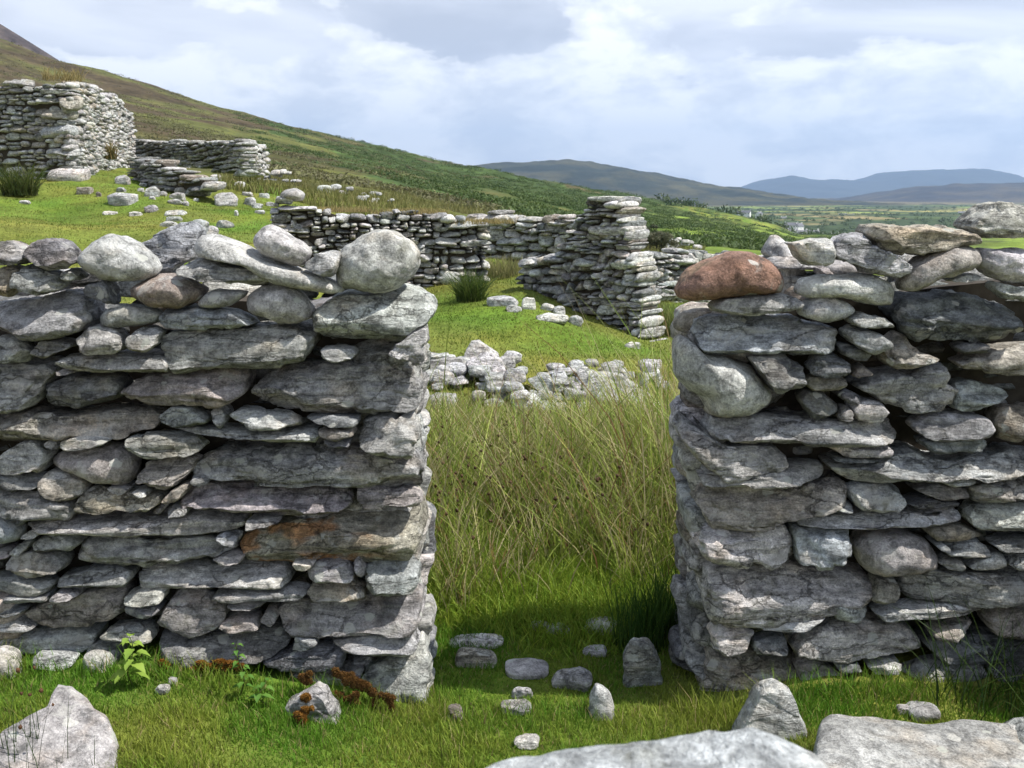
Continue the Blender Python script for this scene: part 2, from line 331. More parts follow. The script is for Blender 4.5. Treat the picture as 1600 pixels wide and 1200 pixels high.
def hill(name, prof, D, w0, w1, base, cols, seed=0):
    """a ridge standing at distance D: crest from the profile, falling to the plain in front and behind"""
    us = np.array([p[0] for p in prof], float); vs = np.array([p[1] for p in prof], float)
    ug = np.linspace(us[0], us[-1], 260); vg = hermite(us, vs, ug); t = np.concatenate([np.linspace(-1, 0, 60), np.linspace(0, 1, 25)[1:]])
    U, T = np.meshgrid(ug, t, indexing='ij'); Yc = D+np.where(T < 0, T*w0, T*w1); Xc = (U-800)/FPX*D
    zc = np.array([CAMZ+D*ray(800, v_).z for v_ in vg])[:, None]; s = np.cos(T*math.pi/2)**1.6 if name != 'mountain' else 1-np.abs(T)
    Zc = base+(zc-base)*s
    P = np.stack([Xc.ravel(), Yc.ravel(), np.zeros(Xc.size)], 1)
    Zc = Zc.ravel()+D*.0022*fbm(P/(D*.03)+seed, 5)*(np.abs(T.ravel()) > .02)*np.clip(s.ravel()*3, 0, 1)
    nn = fbm(P/(D*.04)+seed+3, 5); hgt = s.ravel(); c1, c2 = np.array(cols[0]), np.array(cols[1])
    c = c1+(c2-c1)*np.clip(.5+nn*1.3+(.35-hgt)*.5, 0, 1)[:, None]
    n0, n1 = U.shape; ii = np.arange(n0*n1).reshape(n0, n1)
    Fh = np.stack([ii[:-1, :-1], ii[1:, :-1], ii[1:, 1:], ii[:-1, 1:]], -1).reshape(-1, 4)
    o = link(name, mesh_np(name, np.stack([Xc.ravel(), Yc.ravel(), Zc], 1), Fh, np.concatenate([c, np.ones((len(c), 1))], 1)), GROUND); tag(o, kind='structure')
hill('hill', [(560, 292), (640, 272), (730, 261), (800, 255), (880, 252), (950, 260), (1050, 280), (1150, 298), (1250, 312), (1330, 318)], 5200, 1500, 1500, -42, [(.018, .026, .018), (.06, .06, .03)], 1)
hill('hill', [(1290, 318), (1340, 310), (1400, 298), (1480, 289), (1600, 286), (1800, 290), (2100, 300), (2500, 315)], 7000, 1500, 1500, -42, [(.028, .028, .028), (.07, .06, .04)], 5)
hill('mountain_range', [(1080, 314), (1140, 299), (1200, 279), (1215, 277), (1240, 280), (1330, 283), (1360, 274), (1390, 268), (1450, 266), (1500, 264), (1530, 270), (1560, 277), (1620, 279), (1750, 268), (1950, 280), (2200, 314)], 16000, 3000, 3000, -42, [(.02, .03, .035), (.03, .04, .04)], 9)
hill('mountain', [(-900, -420), (-400, -200), (-150, -80), (0, 12), (60, 52), (115, 90), (200, 150), (300, 215)], 1500, 700, 500, -10, [(.05, .042, .042), (.085, .07, .06)], 12)

# ---------------------------------------------------------------- stones
def ico(sub):
    me = bpy.data.meshes.new('tmp'); import bmesh
    bm = bmesh.new(); bmesh.ops.create_icosphere(bm, subdivisions=sub, radius=1); bm.to_mesh(me); bm.free()
    v = np.array([x.co[:] for x in me.vertices]); f = np.array([p.vertices[:] for p in me.polygons]); bpy.data.meshes.remove(me); return v, f
ICO = {k: ico(k) for k in (2, 3, 4, 5, 6)}
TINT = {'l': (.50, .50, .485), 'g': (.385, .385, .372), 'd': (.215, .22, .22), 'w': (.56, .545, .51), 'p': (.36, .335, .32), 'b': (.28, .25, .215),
        'r': (.27, .17, .13), 't': (.40, .37, .315), 'k': (.42, .435, .445), 'o': (.42, .385, .32), 'x': (.47, .47, .455)}
def stone_geo(poly, hd, sub=3, style='s', seed=0, facets=5, rough=1.0, block=None):
    """poly: outline in the wall plane (metres); returns centre (s,z), verts (s, depth, z) about it, faces"""
    rs = np.random.RandomState(seed % (2**31)); P = np.asarray(poly, float)
    Q = np.roll(P, -1, 0); cr = P[:, 0]*Q[:, 1]-Q[:, 0]*P[:, 1]; A = cr.sum()/2
    if abs(A) < 1e-9: c = P.mean(0)
    else: c = ((P+Q)*cr[:, None]).sum(0)/(6*A)
    P = P-c; a = max(np.abs(P[:, 0]).max(), 1e-3); b = max(np.abs(P[:, 1]).max(), 1e-3)
    D = np.concatenate([P[i]+(P[(i+1) % len(P)]-P[i])*np.linspace(0, 1, 12, endpoint=False)[:, None] for i in range(len(P))])
    for _ in range(2 if style != 'r' else 8): D = (np.roll(D, 1, 0)+2*D+np.roll(D, -1, 0))/4
    q = D/np.array([a, b]); th = np.arctan2(q[:, 1], q[:, 0]); rd = np.hypot(q[:, 0], q[:, 1]); o = np.argsort(th)
    th = th[o]; rd = rd[o]; th = np.concatenate([th-2*math.pi, th, th+2*math.pi]); rd = np.tile(rd, 3)
    v, f = ICO[sub]; t = np.arctan2(v[:, 2], v[:, 0]); rho = np.hypot(v[:, 0], v[:, 2]); ph = np.arctan2(v[:, 1], rho)
    e = .78 if style == 'r' else rs.uniform(.28, .42)
    if block: e = block
    rp = np.cos(ph)**e; yp = np.sign(ph)*np.abs(np.sin(ph))**(e+.12); Rd = np.interp(t, th, rd)
    n = np.stack([rp*Rd*np.cos(t), yp, rp*Rd*np.sin(t)], 1)
    if style != 'r':
        for k in range(facets):
            if k == 0: nv = np.array([rs.normal()*.15, -1, rs.uniform(.5, 1.5)])
            elif k == 1: nv = np.array([rs.normal()*.2, -1, rs.uniform(-1.6, -.6)])
            elif k == 2: nv = np.array([rs.normal()*.35, -1, rs.uniform(-.2, .45)])
            elif k < 6: nv = rs.normal(size=3)*np.array([.45, .9, .8])
            else: nv = np.array([rs.choice([-1, 1])*rs.uniform(.5, 1), -rs.uniform(.1, .8), rs.choice([-1, 1])*rs.uniform(.2, 1)])
            if k > 2: nv[1] = -abs(nv[1]) if rs.rand() < .85 else abs(nv[1])
            nv /= np.linalg.norm(nv); dd = rs.uniform(.80, 1.12) if k != 2 else rs.uniform(.6, .82)
            if k >= 6: dd = rs.uniform(1.0, 1.25)
            ex = np.maximum(0, n@nv-dd); n = n-np.outer(ex*.96, nv)
    m = math.sqrt(a*b); ax = np.array([a, hd, b]); p = n*ax
    nn = n/np.maximum(np.linalg.norm(n, axis=1)[:, None], 1e-6)/ax; nn /= np.linalg.norm(nn, axis=1)[:, None]; off = rs.uniform(0, 100, 3)
    small = min(a, b); p[:, 1] += .36*p[:, 2]*(0 if block else 1 if style != 'r' else .3)
    d = (.055 if style != 'r' else .10)*small*fbm(p/m*1.1+off, 3)
    if style != 'r':
        al = math.atan2(*( (lambda w: (w[1], w[0]))(np.linalg.svd(P-P.mean(0), full_matrices=False)[2][0]) ))
        if abs(math.cos(al)) < .5: al = 0
        al = math.atan(math.tan(al)); al = max(-.5, min(.5, al))
        sx_ = p[:, 0]*math.cos(al)+p[:, 2]*math.sin(al); sz_ = -p[:, 0]*math.sin(al)+p[:, 2]*math.cos(al)
        bnd = np.stack([sx_*3.0, p[:, 1]*3.0, sz_*14], 1)+.35*np.stack([fbm(p*6+off, 2)]*3, 1)*np.array([0, 0, 1])
        rn = fbm(bnd+off, 4, .6); d += .006*rough*min(1, small/.05)*rn
        wv = fbm(p*3.2+off, 3); wv2 = fbm(p*7+off+9, 2); k0 = rs.randint(0, 4000)
        def steps(t, sharp):
            i = np.floor(t).astype(int); f_ = np.clip((t-i-(1-sharp))/sharp, 0, 1); f_ = f_*f_*(3-2*f_); h0 = GR[PERM[(i+k0) & 4095], 0]; h1 = GR[PERM[(i+1+k0) & 4095], 0]; return h0*(1-f_)+h1*f_
        am = min(1, small/.07)*rough
        lay = steps(sz_*rs.uniform(24, 44)+1.6*wv+.5*wv2, .22)                     # bedding ledges
        blk = steps(sx_*rs.uniform(5, 11)+sz_*rs.uniform(-9, 9)+1.8*wv+.6*wv2, .12)   # split faces
        d += am*(.0085*lay+.013*blk)+.0036*rough*fbm(p*40+off, 4)
    else: d += rough*(.005*fbm(p*12+off, 4)+.0022*np.minimum(fbm(p*45+off, 3), 0.1))
    keep = 1-.55*np.clip(np.abs(nn[:, 0])+np.abs(nn[:, 2])-.75, 0, 1)
    p = p+nn*(d*keep)[:, None]
    return c, p, f
def stone_cols(tint, n, p, seed, style, jitter=.10):
    rs = np.random.RandomState(seed % (2**31)); b = np.array(TINT[tint])*(1+rs.uniform(-jitter, jitter))*(1+rs.uniform(-.03, .03, 3))
    c = np.tile(b, (n, 1))
    if tint == 'o':
        k = np.clip((fbm(p*np.array([5, 5, 9])+seed % 91, 4)-.02)*5, 0, 1)*np.clip((.22-p[:, 0])*6, 0, 1); c = c+(np.array([.50, .25, .10])-c)*(k*.8)[:, None]
    al = np.full((n, 1), {'s': .85, 'r': .08}.get(style, .5)); return np.concatenate([c, al], 1)

class Plane:
    """vertical wall plane through P0, P1 (x,y); s runs along it, depth runs away from the viewer"""
    def __init__(s, P0, P1):
        s.P0 = np.array(P0, float); e = np.array(P1, float)-s.P0; s.L = np.linalg.norm(e); s.e = e/s.L
        n = np.array([-s.e[1], s.e[0]]); s.n = n if n@s.P0 > 0 or True else -n
        if s.n@(s.P0+e*.5) < 0: s.n = -s.n
    def px(s, u, v):
        r = ray(u, v); # t*r = P0+s*e
        M = np.array([[r.x, -s.e[0]], [r.y, -s.e[1]]]); t, q = np.linalg.solve(M, s.P0); return (q, CAMZ+r.z*t)
    def world(s, q, dep, z): return np.stack([s.P0[0]+s.e[0]*q+s.n[0]*dep, s.P0[1]+s.e[1]*q+s.n[1]*dep, z+0*q], -1)
    def vec(s, p): return np.stack([p[:, 0]*s.e[0]+p[:, 1]*s.n[0], p[:, 0]*s.e[1]+p[:, 1]*s.n[1], p[:, 2]], 1)
def place_stone(pl, poly, hd, dep, tint, style, seed, parent, name='stone', sub=3, mat=None, facets=5, bag=None, rough=1.0, jitter=.1, block=None):
    c, p, f = stone_geo(poly, hd, sub, style, seed, facets, rough, block); cols = stone_cols(tint, len(p), p, seed, 'r' if rough < .1 else style, jitter)
    ctr = pl.world(np.array(c[0]), dep, c[1]); W = pl.vec(p)
    if np.linalg.det(np.array([[pl.e[0], pl.e[1], 0], [pl.n[0], pl.n[1], 0], [0, 0, 1]])) < 0: f = f[:, ::-1]
    if bag is not None: bag.append((W+ctr, f, cols)); return None
    return link(name, mesh_np(name, W, f, cols), mat or ROCK, parent, Vector(ctr))
def join_bag(bag, name, mat, parent, kind='stuff'):
    if not bag: return None
    o = 0; VV = []; FF = []; CC = []
    for v, f, c in bag: VV.append(v); FF.append(f+o); CC.append(c); o += len(v)
    VV = np.vstack(VV); base = np.array(parent.location) if parent is not None else np.zeros(3)
    ob = link(name, mesh_np(name, VV-base, np.vstack(FF), np.vstack(CC)), mat, parent, tuple(base)); 
    if kind: ob['kind'] = kind
    return ob
def blob_poly(w, h, rs, n=11, sq=.48):
    ph = rs.uniform(0, 6.28); out = []
    for k in range(n):
        t = 2*math.pi*(k+rs.uniform(-.25, .25))/n+ph*.1; ct, st = math.cos(t), math.sin(t)
        j = rs.uniform(.80, 1.08); out.append((w/2*np.sign(ct)*abs(ct)**sq*j, h/2*np.sign(st)*abs(st)**sq*j))
    return np.array(out)
def pack(x0, x1, z0, z1, wr, hr, rs):
    """rough courses of stones filling a rectangle"""
    out = []; z = z0; ph = rs.uniform(0, 9)
    while z < z1:
        h = rs.uniform(*hr)*(1.35 if rs.rand() < .2 else 1); x = x0-rs.uniform(0, wr[0])
        while x < x1:
            wd = wr[0]*(wr[1]/wr[0])**(rs.rand()**1.2)*(1.5 if rs.rand() < .07 else 1); zo = .5*h*math.sin(x*2.1/wr[1]*.4+ph+z*3)
            if rs.rand() < .3 and h > hr[0]*1.15:
                k = rs.uniform(.35, .65); w2 = wd*rs.uniform(.4, .6) if rs.rand() < .5 and wd > wr[0]*1.5 else wd*.95
                out += [(x+wd/2, z+zo+h*k/2, wd*.95, h*k), (x+w2/2, z+zo+h*(k+(1-k)/2), w2, h*(1-k))]
                if w2 < wd*.7: out.append((x+w2+(wd-w2)/2, z+zo+h*(k+(1-k)/2), (wd-w2)*.95, h*(1-k)*rs.uniform(.8, 1.1)))
            else: out.append((x+wd/2, z+zo+h/2+rs.uniform(-.08, .08)*h, wd*.98, h*rs.uniform(.8, 1.12)))
            x += wd
        z += h*.97
    return out
def inside(pt, poly):
    x, y = pt; c = False; n = len(poly)
    for i in range(n):
        x1, y1 = poly[i]; x2, y2 = poly[(i+1) % n]
        if (y1 > y) != (y2 > y) and x < (x2-x1)*(y-y1)/(y2-y1)+x1: c = not c
    return c
def extrude_poly(pl, poly, d0, d1, name, mat, parent):
    pts = [Vector((p[0], p[1], 0)) for p in poly]; tri = geometry.tessellate_polygon([pts]); n = len(pts)
    V = [pl.world(np.array(p[0]), d0, p[1]) for p in poly]+[pl.world(np.array(p[0]), d1, p[1]) for p in poly]
    V = np.array(V)-np.array(parent.location); me = bpy.data.meshes.new(name)
    Fs = [tuple(t) for t in tri]+[tuple(i+n for i in reversed(t)) for t in tri]+[(i, i+n, (i+1) % n+n, (i+1) % n) for i in range(n)]
    me.from_pydata(V.tolist(), [], Fs); return link(name, me, mat, parent, parent.location)
def shrink(poly, k):
    P = np.array(poly); c = P.mean(0); return [tuple(c+(p-c)*k) for p in P]
TW = ['g']*5+['l']*5+['d']*2+['p', 't', 'x', 'w']
def poly_wall(name, label, cat, P0, P1, px, wr, hr, thick, seed, sub=3, maxparts=100, tints=TW, mat=None, group=None, extra=(), plane_px=True, facets=4):
    pl = Plane(P0, P1); poly = [pl.px(*p) for p in px] if plane_px else px; rs = np.random.RandomState(seed)
    xs = [p[0] for p in poly]; zs = [p[1] for p in poly]; cx = (min(xs)+max(xs))/2
    root = empty(name, Vector(pl.world(np.array(cx), thick/2, min(zs)))); tag(root, label, cat, group)
    items = []
    for it in pack(min(xs), max(xs), min(zs)-hr[0], max(zs), wr, hr, rs):
        if not inside((it[0], it[1]), poly): continue
        a_, b_ = it[0]-it[2]*.45, it[0]+it[2]*.45
        while b_-a_ > .3*it[2] and not inside((a_, it[1]), poly): a_ += .08*it[2]
        while b_-a_ > .3*it[2] and not inside((b_, it[1]), poly): b_ -= .08*it[2]
        items.append(((a_+b_)/2, it[1], (b_-a_)/.9, it[3]))
    items.sort(key=lambda i: -i[2]*i[3]); bag = []
    for e in extra:
        q = [pl.px(*p) for p in e[1]]; place_stone(pl, q, thick*.55, thick*.05, e[0], e[2] if len(e) > 2 else 's', rs.randint(1e9), root, sub=max(sub, 3), mat=mat)
    mp = maxparts-len(extra)
    for k, (x, z, w_, h_) in enumerate(items):
        q = blob_poly(w_*1.06, h_*1.1, rs, 9, rs.uniform(.35, .7)); ta = rs.normal()*.07; q = np.stack([q[:, 0]*math.cos(ta)-q[:, 1]*math.sin(ta), q[:, 0]*math.sin(ta)+q[:, 1]*math.cos(ta)], 1)+np.array([x, z]); st = 'r' if rs.rand() < .12 else 's'
        place_stone(pl, q, thick/2*rs.uniform(.92, 1.08), thick*.1+rs.uniform(-.04, .04)*thick, tints[rs.randint(len(tints))], st, rs.randint(1e9), root, sub=sub, mat=mat, facets=facets, bag=bag if k >= mp else None, jitter=.2)
    join_bag(bag, 'small_stones', mat or ROCK, root)
    extrude_poly(pl, shrink(poly, .86), -thick*.1, thick*.3, 'core', CORE_SHADE, root)
    return root, pl, poly

# ---------------------------------------------------------------- the two near walls (outlines traced, laid on the wall's own plane)
ZM = {'A': (0, 340, .25), 'B': (300, 340, .25), 'C': (0, 600, .25), 'D': (300, 600, .25), 'E': (0, 820, .25), 'F': (300, 820, .25),
      'G': (1040, 310, .25), 'H': (1200, 310, .25), 'I': (1040, 580, .25), 'J': (1200, 580, .25), 'K': (1040, 840, .25), 'L': (1200, 840, .25),
      'M': (640, 440, .2875), 'N': (740, 260, .25), 'O': (0, 950, .2083), 'Q': (640, 860, .2875), 'P': (0, 0, 1)}
def pxs(s):
    k, pts = s.split(' ', 1); ox, oy, sc = ZM[k]
    return [(ox+float(a.split(',')[0])*sc, oy+float(a.split(',')[1])*sc) for a in pts.split()]
LEFT = """g A -60,150 40,150 90,170 160,215 185,270 120,305 -60,300|c
d A 165,215 200,160 310,138 390,160 450,220 480,280 430,320 330,310 240,275 180,250|c
x A 480,230 560,150 640,110 740,125 840,165 920,240 980,320 970,350 900,385 810,400 640,390 540,350 485,290|rc
k A 860,170 940,120 1060,60 1160,50 1210,100 1200,170 1215,250 1110,290 1080,330 985,335 950,260|c6
k A 1180,40 1220,5 1265,30 1265,100 1200,110|c9
l B 0,170 40,115 120,110 220,150 340,195 460,260 640,320 800,370 930,430 950,470 880,485 700,460 520,410 420,360 300,295 150,265 20,250 -10,210|rc
x A 1100,300 1130,265 1250,262 1400,290 1600,325 1700,355 1720,400 1690,440 1560,445 1400,415 1230,385 1120,365|c
b A 800,440 930,370 1050,360 1170,390 1280,450 1240,520 1130,565 960,560 870,520 800,490|r
g B 15,540 60,480 130,450 250,455 330,470 300,510 220,560 130,575 30,570|r
l B 330,490 420,430 500,410 600,430 700,500 750,580 740,640 650,665 540,675 420,620 340,580|rc
x B 365,130 420,70 480,55 560,90 680,150 740,200 745,230 700,290 630,300 500,265 420,230 370,180|rc
l B 690,290 770,215 850,195 930,210 930,300 880,380 800,370 700,320|c
x B 870,320 900,250 940,180 1010,120 1110,70 1200,75 1300,110 1390,160 1430,230 1420,310 1370,380 1290,450 1180,472 1050,465 900,440 885,390|rc
l B 755,590 850,520 940,500 1100,510 1300,465 1400,480 1480,540 1510,590 1470,650 1350,720 1230,770 1100,780 950,760 820,745 780,700|
l B 1220,850 1290,790 1370,720 1450,670 1470,760 1470,880 1410,940 1290,890|
g B 800,830 900,818 1000,830 1020,860 960,900 850,885|
g A 120,330 160,280 230,290 300,330 370,360 410,420 380,455 280,470 160,465 115,420|
t A -50,320 70,310 110,340 115,400 60,505 -50,480|
g A 380,330 450,325 490,370 470,400 410,410|
g A -60,530 60,515 230,490 400,450 520,475 560,520 600,640 540,700 350,730 0,740 -60,740|
d A 535,430 630,395 665,440 700,550 640,520 545,480|
g A 610,620 650,575 800,550 930,570 990,610 980,660 850,680 650,690 615,670|r
k A 995,590 1100,572 1300,575 1450,590 1560,640 1600,680 1450,690 1200,690 1010,670|
g A 1025,745 1100,710 1300,695 1520,700 1820,675 1940,690 1970,740 1900,885 1600,905 1250,900 1190,935 1120,935 1070,850|
l A 475,760 530,700 600,685 700,700 760,740 785,810 740,840 560,840 490,820|
g A 790,820 820,720 870,675 960,680 1020,710 1000,790 930,845 800,840|
g A 185,840 240,770 340,760 460,790 440,820 330,860 260,905 200,880|
l A -60,755 60,760 120,790 180,840 150,905 -60,915|
w A 350,910 420,860 600,850 850,850 1040,860 1075,920 1050,970 850,975 620,965 480,960 400,940|
w A 355,955 420,950 450,975 380,990|
l A -60,930 100,915 250,930 320,980 270,1040 250,1140 190,1190 60,1210 -60,1200|
d A 270,1040 360,990 560,980 680,990 750,1030 755,1110 700,1170 560,1210 330,1215 270,1180|
p A 770,1080 850,1010 1050,970 1250,955 1480,970 1525,1010 1520,1100 1420,1150 1230,1180 1000,1200 850,1180 780,1130|
g B 375,1090 420,1000 550,930 700,895 1000,900 1250,910 1380,950 1420,1050 1425,1190 1200,1220 800,1225 560,1215 450,1150|
t C -60,220 100,195 400,180 700,165 900,170 970,200 990,250 960,300 800,320 500,325 200,350 -60,360|
g C 985,200 1060,150 1170,155 1250,190 1290,230 1280,265 1190,290 1100,275 1000,240|
g C 1290,180 1320,145 1370,150 1420,200 1415,250 1380,285 1320,240|
l D 225,200 280,165 400,175 600,195 670,230 690,270 560,285 380,280 300,240|
d D 700,210 850,205 1040,215 1040,245 950,270 780,240|
l D -180,290 20,285 200,290 400,295 600,290 760,285 800,320 770,365 600,375 300,355 80,330|
b D 785,275 900,270 1010,280 1020,310 920,340 810,320|
d D 820,350 990,350 995,385 930,405 830,380|
g D 1030,320 1060,240 1150,215 1300,205 1380,215 1390,330 1380,430 1300,445 1150,425 1050,390|
g D 20,490 100,440 200,420 400,400 700,400 1050,410 1200,440 1380,430 1430,500 1440,620 1410,665 1250,645 1050,620 850,600 700,610 550,610 400,600 200,605 60,590 10,560|
g C 790,340 900,325 1080,330 1200,355 1270,400 1200,440 1050,460 950,470 870,440 800,410|
l C 385,360 480,325 620,325 700,345 650,380 520,405 430,420 390,400|
w C 275,370 330,355 380,390 360,410 290,395|
l C -60,490 60,420 150,380 240,370 290,400 290,480 250,550 100,560 -60,545|
p C 300,480 360,430 500,415 650,395 760,400 830,450 840,530 810,610 760,635 620,625 500,590 370,540 310,510|r
p C 900,500 980,475 1100,470 1220,485 1190,560 1080,650 960,655 850,640 820,655 870,580|
d C -60,580 50,562 250,560 260,600 245,660 100,670 -60,680|
l C 255,600 300,560 400,570 500,620 520,680 480,715 400,715 290,670|
g C -60,690 100,680 250,675 330,715 450,745 470,800 430,840 330,840 100,815 -60,800|
t C 470,780 540,660 620,650 720,700 830,700 1000,700 1010,730 940,770 850,790 760,765 640,790 520,805|
l C 665,655 740,645 800,665 780,690 710,690|
w C 840,665 920,660 940,685 860,690|
t C 1010,740 1060,680 1180,620 1180,650 1110,710 1030,748|
t C 950,800 990,755 1050,750 1020,800 980,825|
l C 1040,780 1080,765 1165,780 1165,815 1080,830|
g C 1190,590 1260,590 1290,625 1230,640|
p C 1150,700 1200,640 1300,620 1600,615 1950,625 2150,640 2215,700 2220,750 2150,790 2000,815 1700,825 1400,820 1200,790 1155,750|
p D 1025,660 1100,650 1240,675 1380,670 1440,700 1440,750 1400,780 1250,765 1080,770 1040,720|
w C 160,870 300,850 600,845 900,835 1200,820 1400,835 1530,850 1530,890 1420,915 1100,925 800,930 450,930 270,925|
l D 345,850 400,840 500,838 560,850 480,885 350,905|
o D 290,1010 310,940 450,895 700,840 930,820 1000,780 1200,775 1390,790 1420,830 1440,940 1420,1020 1370,1080 1200,1080 950,1095 700,1090 560,1105 400,1095 300,1060|
g C 70,830 130,815 190,835 150,870 90,870|
k C -60,850 40,850 130,910 120,980 20,1000 -60,1000|r
w C 130,950 180,920 250,925 230,960 150,980|
w C 75,1045 120,1005 165,1010 150,1050 100,1068|
l C 190,1000 280,960 420,965 500,1000 440,1040 330,1055 230,1045|
g E 40,230 80,190 220,180 350,190 420,240 400,290 300,320 180,342 100,310 45,260|
p E -60,175 40,175 65,195 20,225 -60,225|
g E 500,110 560,80 800,75 1000,90 1300,90 1500,130 1450,160 1250,190 1100,240 960,250 850,215 700,260 600,265 510,230 495,160|
k E 1340,75 1400,50 1495,90 1480,140 1400,120|
w E 1325,215 1400,200 1520,205 1500,235 1380,248|
g E 350,330 450,310 600,280 750,265 820,290 835,340 800,390 680,405 550,395 380,390|
g E -60,330 100,335 250,360 325,375 300,415 220,440 80,410 -60,395|
g E 340,430 380,405 480,405 510,430 440,460 350,450|
g E 50,435 200,435 310,430 315,460 150,465 60,455|
t E 175,530 290,490 450,460 550,415 700,410 765,430 770,540 720,575 550,600 400,640 320,640 250,580|
w E 780,450 880,420 1035,415 1020,470 930,480 850,510 790,490|
d E 780,520 950,500 1000,540 900,590 800,570|
w E 860,300 880,260 1000,260 1300,255 1700,240 1760,250 1815,300 1820,385 1750,395 1500,405 1200,400 950,405 880,385|
g F 130,440 250,410 450,415 620,405 720,420 700,450 640,475 400,475 200,470|
w F 630,240 720,225 770,240 740,265 660,275|
g F 705,290 760,245 900,225 980,240 1020,300 1010,345 880,350 740,350|
g F 1005,230 1040,215 1080,270 1080,330 1050,330|
t F 720,420 760,370 900,360 1000,370 1060,410 1085,450 1020,485 850,490 740,480|
g F 1085,260 1180,215 1370,205 1400,280 1410,370 1370,430 1200,440 1085,430|
g F 525,540 620,490 760,480 1000,500 1080,450 1150,460 1350,450 1430,480 1430,560 1400,640 1300,665 1100,670 800,655 640,665 580,610|
g F 215,500 350,485 460,490 430,520 260,525|
p E 955,640 1030,560 1080,450 1150,425 1260,425 1390,510 1410,550 1370,600 1240,650 1000,675|
p F 160,650 200,590 280,565 400,590 430,640 350,655|
p F 435,600 450,560 500,560 520,600 480,635|
d E 995,690 1100,675 1400,660 1700,655 1800,665 1820,700 1800,750 1700,800 1500,840 1250,845 1090,835 1040,770|
g F 620,800 640,700 700,690 750,700 800,690 800,730 740,760|
g F 870,710 1000,690 1180,680 1370,680 1430,720 1420,770 1350,825 1210,830 1080,800 950,780|
d F 430,850 560,810 700,770 900,760 965,790 950,870 850,885 650,890 500,905|
d F 1000,840 1060,810 1150,830 1100,860 1030,880|
l F 1050,890 1200,860 1330,830 1420,750 1460,800 1480,900 1475,1130 1400,1170 1240,1170 1150,1010 1080,950|
l F 565,940 620,910 780,900 880,910 950,880 1080,900 1050,1000 900,1090 700,1090 620,1060 580,1000|
l E -60,560 150,560 200,600 240,630 80,660 -60,670|
g E -60,700 150,670 400,640 580,640 600,690 570,750 500,790 300,790 -60,800|
l E 620,700 680,650 800,640 900,650 960,680 965,720 900,740 800,720 650,720|
g E 520,780 600,750 700,760 760,790 740,870 560,860|
d E -60,450 120,470 200,500 160,540 -60,560|
l E 1080,900 1120,875 1200,890 1220,955 1120,950|"""
